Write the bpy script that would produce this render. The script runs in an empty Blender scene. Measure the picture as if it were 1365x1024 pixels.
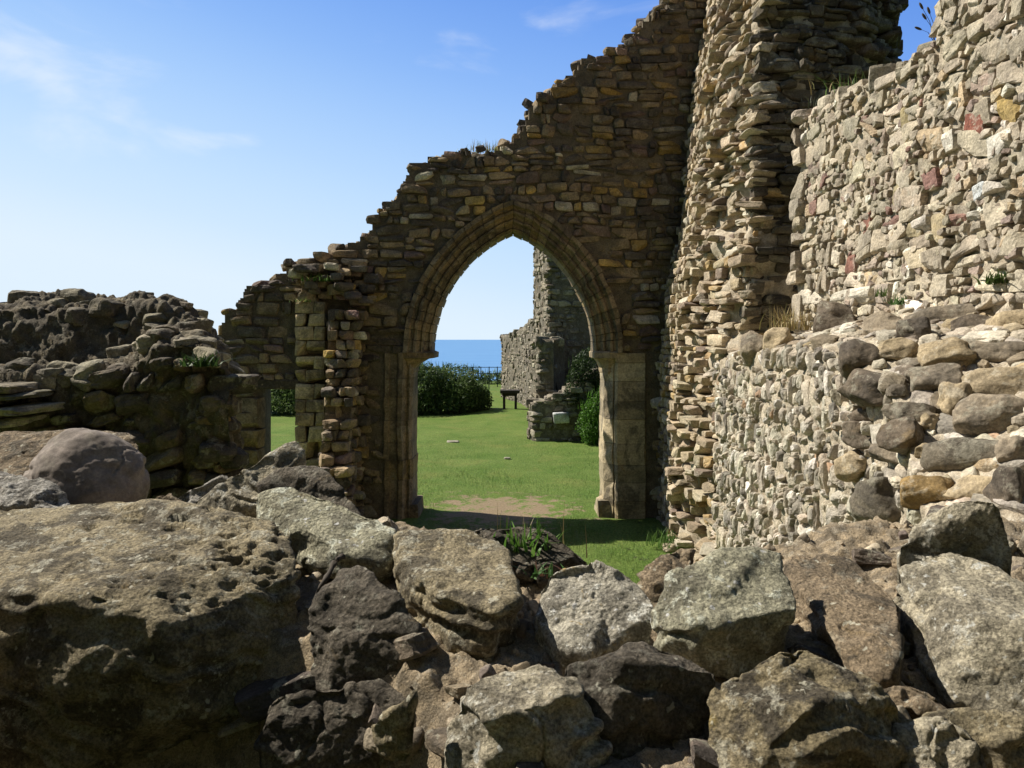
import bpy, bmesh, math
import numpy as np
from mathutils import Vector, Matrix

# ------------------------------------------------------------------ camera, sky, sun, exposure
scn = bpy.context.scene
COL = scn.collection
F, CX, HY, EYE = 1050.0, 682.5, 452.0, 2.64         # focal length / principal column / horizon row of the photo, eye height

cam_d = bpy.data.cameras.new("camera")
cam_d.sensor_width = 36.0
cam_d.lens = F / 1365.0 * 36.0
cam_d.shift_y = -(512.0 - HY) / 1365.0
cam_d.clip_start, cam_d.clip_end = 0.05, 100000.0
cam = bpy.data.objects.new("camera", cam_d)
cam.location = (0, 0, EYE)
cam.rotation_euler = (math.radians(90), 0, 0)
COL.objects.link(cam)
scn.camera = cam

SUN_EL, SUN_AZ = math.radians(46.0), math.radians(-72.0)     # azimuth from +Y, clockwise; the sun stands beyond the wall, far to the left
sd = Vector((math.sin(SUN_AZ) * math.cos(SUN_EL), math.cos(SUN_AZ) * math.cos(SUN_EL), math.sin(SUN_EL)))
sun_d = bpy.data.lights.new("sun", "SUN")
sun_d.energy = 5.0
sun_d.angle = math.radians(0.5)
sun_d.color = (1.0, 0.93, 0.80)
sun = bpy.data.objects.new("sun", sun_d)
sun.location = sd * 60
sun.rotation_euler = sd.to_track_quat('Z', 'Y').to_euler()
COL.objects.link(sun)

world = bpy.data.worlds.new("World")
scn.world = world
world.use_nodes = True
wt = world.node_tree
wt.nodes.clear()
w_out = wt.nodes.new("ShaderNodeOutputWorld")
w_bg = wt.nodes.new("ShaderNodeBackground")
w_sky = wt.nodes.new("ShaderNodeTexSky")
w_sky.sky_type = 'NISHITA'
w_sky.sun_disc = False
w_sky.sun_elevation = SUN_EL
w_sky.sun_rotation = SUN_AZ
w_sky.altitude = 60.0
w_sky.air_density = 1.0
w_sky.dust_density = 0.3
w_sky.ozone_density = 2.5
L = wt.links.new
w_tc = wt.nodes.new("ShaderNodeTexCoord")
w_sep = wt.nodes.new("ShaderNodeSeparateXYZ")
L(w_tc.outputs["Generated"], w_sep.inputs["Vector"])


def w_math(op, a, b=None, c=None, clamp=False):
    n = wt.nodes.new("ShaderNodeMath"); n.operation = op; n.use_clamp = clamp
    for i, v in enumerate((a, b, c)):
        if v is None: continue
        if isinstance(v, (int, float)): n.inputs[i].default_value = v
        else: L(v, n.inputs[i])
    return n.outputs[0]


def w_range(v, a, b, c=0.0, d=1.0):
    n = wt.nodes.new("ShaderNodeMapRange"); n.interpolation_type = 'SMOOTHSTEP'
    L(v, n.inputs["Value"])
    for k, q in (("From Min", a), ("From Max", b), ("To Min", c), ("To Max", d)): n.inputs[k].default_value = q
    return n.outputs["Result"]


def w_mixc(f, a, b):
    n = wt.nodes.new("ShaderNodeMixRGB")
    for k, v in (("Fac", f), ("Color1", a), ("Color2", b)):
        if isinstance(v, (int, float)): n.inputs[k].default_value = v
        elif isinstance(v, tuple): n.inputs[k].default_value = (*v, 1)
        else: L(v, n.inputs[k])
    return n.outputs["Color"]


SKY_STRENGTH = 0.05
# the bright hazy half of the sky over the sea (towards +Y), whiter to the horizon and to the sun's side
w_el = w_math('MULTIPLY_ADD', w_sep.outputs["X"], 0.20, w_sep.outputs["Z"])
w_ramp = wt.nodes.new("ShaderNodeValToRGB")
w_ramp.color_ramp.interpolation = 'B_SPLINE'
SKYC = [(0.0, (0.76, 0.88, 0.98)), (0.07, (0.62, 0.80, 0.99)), (0.17, (0.48, 0.70, 0.99)), (0.30, (0.26, 0.49, 0.95)), (0.46, (0.105, 0.275, 0.80)), (0.7, (0.07, 0.19, 0.6))]
els = w_ramp.color_ramp.elements
els[0].position, els[0].color = SKYC[0][0], (*SKYC[0][1], 1)
els[1].position, els[1].color = SKYC[-1][0], (*SKYC[-1][1], 1)
for p_, c_ in SKYC[1:-1]:
    e_ = els.new(p_); e_.color = (*c_, 1)
L(w_el, w_ramp.inputs["Fac"])
w_gain = wt.nodes.new("ShaderNodeMixRGB"); w_gain.blend_type = 'MULTIPLY'; w_gain.inputs["Fac"].default_value = 1.0
g_ = 0.665 / SKY_STRENGTH
w_gain.inputs["Color2"].default_value = (g_, g_, g_, 1)
L(w_ramp.outputs["Color"], w_gain.inputs["Color1"])
w_side = w_math('MULTIPLY', w_range(w_sep.outputs["Y"], -0.05, 0.55), w_range(w_sep.outputs["Z"], 0.78, 0.42))
w_base = w_mixc(w_side, w_sky.outputs["Color"], w_gain.outputs["Color"])
# thin wisps of high cloud, by sky direction
w_map = wt.nodes.new("ShaderNodeMapping")
w_map.inputs["Scale"].default_value = (2.2, 2.2, 5.5)
w_map.inputs["Rotation"].default_value = (0.0, -0.28, 0.3)
w_map.inputs["Location"].default_value = (0.6, 0.2, 1.3)
w_n = wt.nodes.new("ShaderNodeTexNoise")
w_n.inputs["Scale"].default_value = 1.7
w_n.inputs["Detail"].default_value = 7.0
w_n.inputs["Roughness"].default_value = 0.52
w_n.inputs["Distortion"].default_value = 0.5
L(w_tc.outputs["Generated"], w_map.inputs["Vector"])
L(w_map.outputs["Vector"], w_n.inputs["Vector"])
w_dot = wt.nodes.new("ShaderNodeVectorMath"); w_dot.operation = 'DOT_PRODUCT'
w_dot.inputs[1].default_value = Vector((-.57, 1.0, .43)).normalized()
L(w_tc.outputs["Generated"], w_dot.inputs[0])
w_boost = w_math('MULTIPLY', w_range(w_dot.outputs["Value"], 0.982, 0.9995), 0.17)
w_cf = w_math('MULTIPLY', w_range(w_math('ADD', w_n.outputs["Fac"], w_boost), 0.60, 0.86, 0.0, 0.6), w_side)
w_col = w_mixc(w_cf, w_base, tuple(v * g_ for v in (0.92, 0.96, 1.0)))
L(w_col, w_bg.inputs["Color"])
w_bg.inputs["Strength"].default_value = SKY_STRENGTH
L(w_bg.outputs["Background"], w_out.inputs["Surface"])

scn.view_settings.view_transform = 'Standard'
scn.view_settings.look = 'None'
scn.view_settings.exposure = 0.62
scn.view_settings.gamma = 1.0

# ------------------------------------------------------------------ helpers
rng = np.random.default_rng(11)


def PX(px, py, Y):
    """the world point seen in the photo at (px, py) at distance Y along the view"""
    return np.array([(px - CX) / F * Y, Y, EYE + (HY - py) / F * Y])


def _hash(ix, iy, iz, seed):
    n = (ix.astype(np.uint32) * np.uint32(374761393) + iy.astype(np.uint32) * np.uint32(668265263)
         + iz.astype(np.uint32) * np.uint32(2246822519) + np.uint32(seed * 3266489 + 77))
    n = (n ^ (n >> np.uint32(13))) * np.uint32(1274126177)
    n = (n ^ (n >> np.uint32(15))) * np.uint32(2654435761)
    n ^= n >> np.uint32(16)
    return n.astype(np.float64) / 4294967295.0


def vnoise(P, seed=0):
    """value noise in -1..1"""
    P = np.asarray(P, float)
    I = np.floor(P).astype(np.int64)
    f = P - I
    f = f * f * f * (f * (f * 6 - 15) + 10)
    ix, iy, iz = I[..., 0], I[..., 1], I[..., 2]
    fx, fy, fz = f[..., 0], f[..., 1], f[..., 2]
    r = 0
    for dx in (0, 1):
        wx = fx if dx else 1 - fx
        for dy in (0, 1):
            wy = fy if dy else 1 - fy
            for dz in (0, 1):
                wz = fz if dz else 1 - fz
                r = r + wx * wy * wz * _hash(ix + dx, iy + dy, iz + dz, seed)
    return r * 2 - 1


def fbm(P, scale=1.0, octs=4, seed=0, gain=0.5, ridged=False):
    P = np.asarray(P, float) * scale
    a, tot, r = 1.0, 0.0, 0.0
    for o in range(octs):
        n = vnoise(P + 17.3 * o, seed + o)
        if ridged:
            n = 1 - 2 * np.abs(n)
        r = r + a * n
        tot += a
        a *= gain
        P = P * 2.03
    return r / tot


def set_props(o, label=None, cat=None, group=None, kind=None):
    if label: o["label"] = label
    if cat: o["category"] = cat
    if group: o["group"] = group
    if kind: o["kind"] = kind
    return o


def link(o, parent=None):
    COL.objects.link(o)
    if parent is not None:
        o.parent = parent
    return o


def empty(name, loc, label, cat, group=None):
    o = bpy.data.objects.new(name, None)
    o.location = loc
    o.empty_display_size = 0.2
    link(o)
    return set_props(o, label, cat, group)


def mesh_obj(name, V, faces, mat, parent=None, col=None, smooth=False, origin=None):
    """faces: list of int arrays, each (m, k). V in world coordinates; the object's origin is put at `origin` (or its parent's)"""
    V = np.asarray(V, float).reshape(-1, 3)
    if origin is None and parent is not None:
        origin = np.array(parent.matrix_basis.translation)
        base = np.zeros(3)
    elif origin is None:
        origin = np.zeros(3); base = origin
    else:
        origin = np.asarray(origin, float); base = origin
    Vl = V - origin
    me = bpy.data.meshes.new(name)
    me.vertices.add(len(Vl))
    me.vertices.foreach_set("co", Vl.astype(np.float32).ravel())
    idx = [np.asarray(f, np.int32) for f in faces if len(f)]
    loops = np.concatenate([f.ravel() for f in idx])
    sizes = np.concatenate([np.full(len(f), f.shape[1], np.int32) for f in idx])
    starts = np.concatenate([[0], np.cumsum(sizes)[:-1]]).astype(np.int32)
    me.loops.add(len(loops))
    me.loops.foreach_set("vertex_index", loops)
    me.polygons.add(len(sizes))
    me.polygons.foreach_set("loop_start", starts)
    me.polygons.foreach_set("loop_total", sizes)
    me.polygons.foreach_set("use_smooth", np.full(len(sizes), smooth))
    me.update(calc_edges=True)
    me.validate()
    if col is not None:
        a = me.color_attributes.new("Col", 'FLOAT_COLOR', 'POINT')
        c = np.ones((len(Vl), 4), np.float32)
        c[:, :3] = col
        a.data.foreach_set("color", c.ravel())
    me.materials.append(mat)
    o = bpy.data.objects.new(name, me)
    o.location = base
    link(o, parent)
    return o


def vnormals(V, faces):
    N = np.zeros_like(V)
    for f in faces:
        a = V[f[:, 1]] - V[f[:, 0]]
        b = V[f[:, 2]] - V[f[:, 0]]
        n = np.cross(a, b)
        for k in range(f.shape[1]):
            np.add.at(N, f[:, k], n)
    return N / np.maximum(np.linalg.norm(N, axis=1, keepdims=True), 1e-12)


def grid_faces(nu, nv, wrap=False):
    i = np.arange(nu if wrap else nu - 1)[:, None]
    j = np.arange(nv - 1)[None, :]
    a = i * nv + j
    b = ((i + 1) % nu) * nv + j
    return np.stack([a, b, b + 1, a + 1], -1).reshape(-1, 4)


# ------------------------------------------------------------------ materials
def nodes(name):
    m = bpy.data.materials.new(name)
    m.use_nodes = True
    t = m.node_tree
    b = t.nodes["Principled BSDF"]
    return m, t, b


def nnoise(t, scale, detail=6, rough=0.6, dist=0.0, vec=None):
    n = t.nodes.new("ShaderNodeTexNoise")
    n.inputs["Scale"].default_value = scale
    n.inputs["Detail"].default_value = detail
    n.inputs["Roughness"].default_value = rough
    n.inputs["Distortion"].default_value = dist
    if vec is not None:
        t.links.new(vec, n.inputs["Vector"])
    return n


def nramp(t, src, p0, p1, c0=(0, 0, 0, 1), c1=(1, 1, 1, 1)):
    r = t.nodes.new("ShaderNodeValToRGB")
    r.color_ramp.elements[0].position, r.color_ramp.elements[0].color = p0, c0
    r.color_ramp.elements[1].position, r.color_ramp.elements[1].color = p1, c1
    t.links.new(src, r.inputs["Fac"])
    return r


def nmix(t, fac, a, b, mode='MIX'):
    m = t.nodes.new("ShaderNodeMixRGB")
    m.blend_type = mode
    for sock, v in ((m.inputs["Fac"], fac), (m.inputs["Color1"], a), (m.inputs["Color2"], b)):
        if isinstance(v, (int, float)):
            sock.default_value = v
        elif isinstance(v, tuple):
            sock.default_value = v if len(v) == 4 else (*v, 1)
        else:
            t.links.new(v, sock)
    return m


def stone_mat(name, base=None, lichen=(0.42, 0.42, 0.36), lichen_amt=0.25, stain=(0.05, 0.045, 0.04), stain_amt=0.4,
              ochre=(0.30, 0.19, 0.05), ochre_amt=0.12, bump=0.6, scale=1.0, bdist=0.01, speck=0.3, spots=0.0):
    """weathered stone: grain, lichen patches, dark stains, ochre patches. base None: the stones' own colours (attribute Col)"""
    m, t, b = nodes(name)
    tc = t.nodes.new("ShaderNodeTexCoord")
    vec = tc.outputs["Object"]
    if base is None:
        at = t.nodes.new("ShaderNodeAttribute")
        at.attribute_name = "Col"
        c = at.outputs["Color"]
    else:
        rgb = t.nodes.new("ShaderNodeRGB")
        rgb.outputs[0].default_value = (*base, 1)
        c = rgb.outputs[0]
    g = nnoise(t, 9 * scale, 12, 0.74, 0.2, vec)
    gr = nramp(t, g.outputs["Fac"], 0.28, 0.74, (0.55, 0.55, 0.55, 1), (1.38, 1.36, 1.32, 1))
    c = nmix(t, 1.0, c, gr.outputs["Color"], 'MULTIPLY').outputs["Color"]
    s = nnoise(t, 3.3 * scale, 8, 0.65, 0.5, vec)
    sr = nramp(t, s.outputs["Fac"], 0.485, 0.555)
    sm = t.nodes.new("ShaderNodeMath"); sm.operation = 'MULTIPLY'; sm.inputs[1].default_value = stain_amt
    t.links.new(sr.outputs["Color"], sm.inputs[0])
    c = nmix(t, sm.outputs[0], c, stain).outputs["Color"]
    mp = t.nodes.new("ShaderNodeMapping"); mp.inputs["Location"].default_value = (7.3, 2.1, 5.5)
    t.links.new(vec, mp.inputs["Vector"])
    l = nnoise(t, 6.5 * scale, 12, 0.74, 0.3, mp.outputs["Vector"])
    lr = nramp(t, l.outputs["Fac"], 0.545, 0.585)
    lm = t.nodes.new("ShaderNodeMath"); lm.operation = 'MULTIPLY'; lm.inputs[1].default_value = lichen_amt * 2.2
    lm.use_clamp = True
    t.links.new(lr.outputs["Color"], lm.inputs[0])
    c = nmix(t, lm.outputs[0], c, lichen).outputs["Color"]
    o = nnoise(t, 4.1 * scale, 9, 0.7, 0.4, mp.outputs["Vector"])
    orr = nramp(t, o.outputs["Fac"], 0.60, 0.68)
    om = t.nodes.new("ShaderNodeMath"); om.operation = 'MULTIPLY'; om.inputs[1].default_value = min(1.0, ochre_amt * 3)
    t.links.new(orr.outputs["Color"], om.inputs[0])
    c = nmix(t, om.outputs[0], c, ochre).outputs["Color"]
    sp = nnoise(t, 60 * scale, 4, 0.7, 0.0, vec)
    spr = nramp(t, sp.outputs["Fac"], 0.35, 0.65, (1 - speck, 1 - speck, 1 - speck, 1), (1 + speck, 1 + speck, 1 + speck, 1))
    c = nmix(t, 1.0, c, spr.outputs["Color"], 'MULTIPLY').outputs["Color"]
    t.links.new(c, b.inputs["Base Color"])
    b.inputs["Roughness"].default_value = 0.92
    b.inputs["Specular IOR Level"].default_value = 0.25
    if spots:
        w = nnoise(t, 16 * scale, 3, 0.5, 0.0, mp.outputs["Vector"])
        wr = nramp(t, w.outputs["Fac"], 0.655, 0.69)
        wm = t.nodes.new("ShaderNodeMath"); wm.operation = 'MULTIPLY'; wm.inputs[1].default_value = spots
        t.links.new(wr.outputs["Color"], wm.inputs[0])
        c = nmix(t, wm.outputs[0], c, tuple(min(.62, v * 1.35) for v in lichen)).outputs["Color"]
        t.links.new(c, b.inputs["Base Color"])
    b1 = nnoise(t, 22 * scale, 12, 0.72, 0.3, vec)
    v1 = t.nodes.new("ShaderNodeTexVoronoi"); v1.inputs["Scale"].default_value = 38 * scale
    t.links.new(vec, v1.inputs["Vector"])
    ad = t.nodes.new("ShaderNodeMath"); ad.operation = 'MULTIPLY_ADD'; ad.inputs[1].default_value = 0.25
    t.links.new(v1.outputs["Distance"], ad.inputs[0]); t.links.new(b1.outputs["Fac"], ad.inputs[2])
    bu = t.nodes.new("ShaderNodeBump")
    bu.inputs["Strength"].default_value = bump
    bu.inputs["Distance"].default_value = bdist
    t.links.new(ad.outputs[0], bu.inputs["Height"])
    t.links.new(bu.outputs["Normal"], b.inputs["Normal"])
    return m


def plain_mat(name, col, rough=0.8, var=0.25, scale=8.0, bump=0.2, spec=0.3):
    m, t, b = nodes(name)
    tc = t.nodes.new("ShaderNodeTexCoord")
    n = nnoise(t, scale, 8, 0.65, 0.2, tc.outputs["Object"])
    r = nramp(t, n.outputs["Fac"], 0.3, 0.7, (*[c * (1 - var) for c in col], 1), (*[c * (1 + var) for c in col], 1))
    t.links.new(r.outputs["Color"], b.inputs["Base Color"])
    b.inputs["Roughness"].default_value = rough
    b.inputs["Specular IOR Level"].default_value = spec
    bu = t.nodes.new("ShaderNodeBump"); bu.inputs["Strength"].default_value = bump; bu.inputs["Distance"].default_value = 0.01
    t.links.new(n.outputs["Fac"], bu.inputs["Height"]); t.links.new(bu.outputs["Normal"], b.inputs["Normal"])
    return m


def leaf_mat(name, trans=0.25):
    m, t, b = nodes(name)
    at = t.nodes.new("ShaderNodeAttribute"); at.attribute_name = "Col"
    t.links.new(at.outputs["Color"], b.inputs["Base Color"])
    b.inputs["Roughness"].default_value = 0.55
    b.inputs["Specular IOR Level"].default_value = 0.3
    tr = t.nodes.new("ShaderNodeBsdfTranslucent")
    t.links.new(at.outputs["Color"], tr.inputs["Color"])
    mx = t.nodes.new("ShaderNodeMixShader"); mx.inputs["Fac"].default_value = trans
    t.links.new(b.outputs["BSDF"], mx.inputs[1]); t.links.new(tr.outputs["BSDF"], mx.inputs[2])
    t.links.new(mx.outputs[0], t.nodes["Material Output"].inputs["Surface"])
    return m


M_WALL = stone_mat("arch wall stone", lichen=(0.30, 0.27, 0.21), lichen_amt=0.12, stain_amt=0.45, ochre_amt=0.12, bump=0.8, scale=0.7, bdist=0.02)
M_ASH = stone_mat("ashlar stone", lichen=(0.34, 0.29, 0.21), lichen_amt=0.2, stain_amt=0.6, ochre_amt=0.15, bump=0.5, scale=0.6, bdist=0.015)
M_LIT = stone_mat("pale wall stone", lichen=(0.50, 0.46, 0.38), lichen_amt=0.16, stain_amt=0.22, ochre_amt=0.07, bump=0.7, scale=1.2, bdist=0.012)
M_DARKR = stone_mat("dark rubble", lichen=(0.30, 0.28, 0.22), lichen_amt=0.25, stain_amt=0.5, ochre_amt=0.08, bump=0.8, scale=0.8, bdist=0.02)
M_MORT_W = stone_mat("old brown mortar", (0.17, 0.138, 0.097), lichen_amt=0.1, lichen=(0.22, 0.19, 0.14), stain_amt=0.4, bump=1.0, scale=1.0, bdist=0.02)
M_MORT_L = stone_mat("pale lime mortar", (0.47, 0.41, 0.32), lichen=(0.55, 0.5, 0.42), lichen_amt=0.2, stain=(0.2, 0.15, 0.1), stain_amt=0.4, ochre=(0.4, 0.27, 0.12), ochre_amt=0.1, bump=1.0, scale=2.2, bdist=0.012)
M_MORT_F = stone_mat("sandy mortar", (0.30, 0.24, 0.165), lichen=(0.40, 0.36, 0.29), lichen_amt=0.2, stain=(0.10, 0.085, 0.065), stain_amt=0.6, ochre=(0.33, 0.22, 0.1), ochre_amt=0.1, bump=1.0, scale=4.0, bdist=0.006, speck=0.4)
M_LEAF = leaf_mat("leaves", .35)
M_STRAW = leaf_mat("dry stalks", 0.15)
M_BARK = plain_mat("bark", (0.05, 0.04, 0.03))

# ------------------------------------------------------------------ stones
def cube_template(n):
    bm = bmesh.new()
    bmesh.ops.create_cube(bm, size=2.0)
    if n > 1:
        bmesh.ops.subdivide_edges(bm, edges=bm.edges[:], cuts=n - 1, use_grid_fill=True)
    bm.verts.ensure_lookup_table()
    V = np.array([v.co[:] for v in bm.verts])
    Fc = np.array([[v.index for v in f.verts] for f in bm.faces])
    bm.free()
    return V, Fc


def make_templates(n, count, e_lo, e_hi, rough, chips, seed):
    r = np.random.default_rng(seed)
    V, Fc = cube_template(n)
    out = []
    for k in range(count):
        e = r.uniform(e_lo, e_hi)
        P = V / (np.abs(V) ** e).sum(1, keepdims=True) ** (1 / e)
        for c in range(chips):
            d = r.normal(size=3); d /= np.linalg.norm(d)
            h = r.uniform(0.72, 1.02)
            s = P @ d - h
            P = P - np.maximum(s, 0)[:, None] * d * 0.85
        # skew
        P[:, 0] += P[:, 2] * r.uniform(-.14, .14)
        P[:, 2] += P[:, 0] * r.uniform(-.10, .10)
        nn = np.stack([fbm(P + 31 * k, 1.3, 3, seed + 3 + i) for i in range(3)], -1)
        P = P + nn * rough
        out.append(P)
    return np.array(out), Fc


T_RUB = make_templates(4, 48, 6, 14, 0.13, 3, 5)       # rough rubble, far
T_RUBH = make_templates(7, 48, 3.2, 8, 0.2, 5, 6)      # rough rubble, near
T_FLAT = make_templates(7, 64, 7, 22, 0.10, 4, 16)     # flat-faced rubble, near
T_ASH = make_templates(5, 24, 18, 36, 0.018, 1, 7)      # squared blocks
T_COB = make_templates(14, 40, 2.6, 6, 0.24, 8, 8)     # cobbles, near


class Stones:
    def __init__(self, tpl):
        self.T, self.F = tpl
        self.c, self.a, self.h, self.k = [], [], [], []

    def add(self, c, t, n, b, half, col):
        self.c.append(c); self.a.append((t, n, b)); self.h.append(half); self.k.append(col)

    def build(self, name, mat, parent, smooth=False, **kw):
        if not self.c:
            return None
        C, A, H, K = np.array(self.c), np.array(self.a), np.array(self.h), np.array(self.k)
        m = len(C)
        idx = rng.integers(0, len(self.T), m)
        P = self.T[idx] * H[:, None, :]
        flip = rng.choice([-1, 1], (m, 1, 1))
        P = np.einsum('mvk,mkd->mvd', P, A) + C[:, None, :]
        nv = P.shape[1]
        Fc = (self.F[None] + (np.arange(m) * nv)[:, None, None]).reshape(-1, 4)
        col = np.repeat(K, nv, 0) * (1 + 0.10 * fbm(P.reshape(-1, 3), 9, 2, 4))[:, None]
        return mesh_obj(name, P.reshape(-1, 3), [Fc], mat, parent, col, smooth, **kw)


def pick(pal):
    w = np.array([p[1] for p in pal], float)
    c = np.array(pal[rng.choice(len(pal), p=w / w.sum())][0])
    return c * rng.uniform(0.78, 1.22) * (1 + rng.normal(0, 0.014, 3))


def rot(t, b, ang):
    ca, sa = math.cos(ang), math.sin(ang)
    return t * ca + b * sa, b * ca - t * sa


def lay(S, P, u0, u1, z0, z1, ok, hr=(0.10, 0.2), wr=(0.15, 0.4), depth=0.22, prot=(0.0, 0.05), ang=0.05, fill=0.94, pal=None,
        split=0.25, wob=0.04, skip=0.0, tone=None, seed=3, jut=0.0):
    """rubble brought to rough courses on a surface P(u, z) -> (point, tangent, outward normal)"""
    z = z0
    up = np.array([0, 0, 1.0])
    while z < z1:
        h = rng.uniform(*hr)
        jt = rng.normal(0, jut) if jut else 0.0
        u = u0 - rng.uniform(0, wr[0])
        while u < u1:
            w = rng.uniform(*wr) * (0.75 + 0.5 * h / hr[1])
            uc = u + w / 2
            zc = z + h / 2 + wob * float(vnoise(np.array([uc * 1.1, z * 0.4, seed + .5]), seed))
            u += w
            if uc < u0 or uc > u1 or rng.random() < skip:
                continue
            parts = [(uc, zc, w, h)]
            if rng.random() < split and h > 0.6 * sum(hr):
                f = rng.uniform(0.35, 0.65)
                parts = [(uc, zc - h / 2 + h * f / 2, w, h * f), (uc, zc + h / 2 - h * (1 - f) / 2, w, h * (1 - f))]
            elif rng.random() < 0.10:
                f = rng.uniform(0.35, 0.65)
                parts = [(uc - w / 2 + w * f / 2, zc, w * f, h), (uc + w / 2 - w * (1 - f) / 2, zc, w * (1 - f), h)]
            for (a, c, ww, hh) in parts:
                if not ok(a, c, ww, hh):
                    continue
                p, t, n = P(a, c)
                bb = np.cross(t, n)
                bb = bb if bb[2] > 0 else -bb
                th = rng.normal(0, ang)
                t2, b2 = rot(t, bb, th)
                yaw = rng.normal(0, 0.06)
                t3, n3 = rot(t2, n, yaw)
                d = depth * rng.uniform(0.8, 1.2)
                col = pick(pal)
                if tone is not None:
                    col = col * tone(p)
                S.add(p + n * (rng.uniform(*prot) + jt - d / 2), t3, n3, b2, np.array([ww / 2 * fill, d / 2, hh / 2 * fill]), col)
        z += h


def poly_path(pts, outward=1):
    """plan path: returns P(u, z) with flat normals per leg and the length; outward=1: normals to the left of travel"""
    pts = [np.array(p, float) for p in pts]
    seg = [pts[i + 1] - pts[i] for i in range(len(pts) - 1)]
    ln = [np.linalg.norm(s) for s in seg]
    cum = np.concatenate([[0], np.cumsum(ln)])

    def P(u, z, off=0.0):
        i = int(np.clip(np.searchsorted(cum, u, side='right') - 1, 0, len(seg) - 1))
        t = seg[i] / ln[i]
        n = np.array([-t[1], t[0]]) * outward
        q = pts[i] + t * (u - cum[i]) + n * off
        return np.array([q[0], q[1], z]), np.array([t[0], t[1], 0]), np.array([n[0], n[1], 0])
    return P, cum[-1], cum


def resample(pts, n):
    pts = np.array(pts, float)
    d = np.concatenate([[0], np.cumsum(np.linalg.norm(np.diff(pts, axis=0), axis=1))])
    s = np.linspace(0, d[-1], n)
    return np.stack([np.interp(s, d, pts[:, k]) for k in range(pts.shape[1])], -1)


def ribbon(name, front, back, z0, zf, zb, mat, parent, nu, nf, nt, nb=6, amp=0.04, fs=3.0, amp2=0.012, seed=2, ends=True, g=None):
    """wall core swept along front/back plan lines: front face (nf rows), top (nt rows, zf -> zb), back face; rough surface"""
    Fp, Bp = resample(front, nu), resample(back, nu)
    u = np.linspace(0, 1, nu)
    zf_, zb_ = np.array([zf(a) for a in u]), np.array([zb(a) for a in u])
    rows = []
    for s in np.linspace(0, 1, nf):
        rows.append(np.stack([Fp[:, 0], Fp[:, 1], z0 + (zf_ - z0) * s], -1))
    for s in np.linspace(0, 1, nt)[1:]:
        q = Fp + (Bp - Fp) * s
        rows.append(np.stack([q[:, 0], q[:, 1], zf_ + (zb_ - zf_) * (g(s) if g else s)], -1))
    for s in np.linspace(0, 1, nb)[1:]:
        rows.append(np.stack([Bp[:, 0], Bp[:, 1], zb_ + (z0 - zb_) * s], -1))
    G = np.stack(rows, 1)
    nv = G.shape[1]
    V = G.reshape(-1, 3)
    fc = grid_faces(nu, nv)
    N = vnormals(V, [fc])
    c = V.mean(0)
    mid = N.reshape(nu, nv, 3)[:, nf + nt // 2, 2].mean()
    if mid < 0:
        fc = fc[:, ::-1]; N = -N
    V = V + N * (amp * fbm(V, fs, 4, seed) + amp2 * fbm(V, fs * 9, 3, seed + 9))[:, None]
    faces = [fc]
    if ends:
        # end caps: a fan towards the section's middle
        for i in (0, nu - 1):
            ring = np.arange(nv) + i * nv
            k = len(V)
            V = np.concatenate([V, V[ring].mean(0, keepdims=True)])
            tri = np.stack([ring[:-1], ring[1:], np.full(nv - 1, k)], -1)
            if (i == 0) == (mid >= 0):
                tri = tri[:, ::-1]
            faces.append(tri)
    o = mesh_obj(name, V, faces, mat, parent, smooth=True)
    return o, V[:nu * nv].reshape(nu, nv, 3), N.reshape(nu, nv, 3)


def interp_px(pairs):
    xs = [p[0] for p in pairs]; ys = [p[1] for p in pairs]
    return lambda x: float(np.interp(x, xs, ys))


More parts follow.
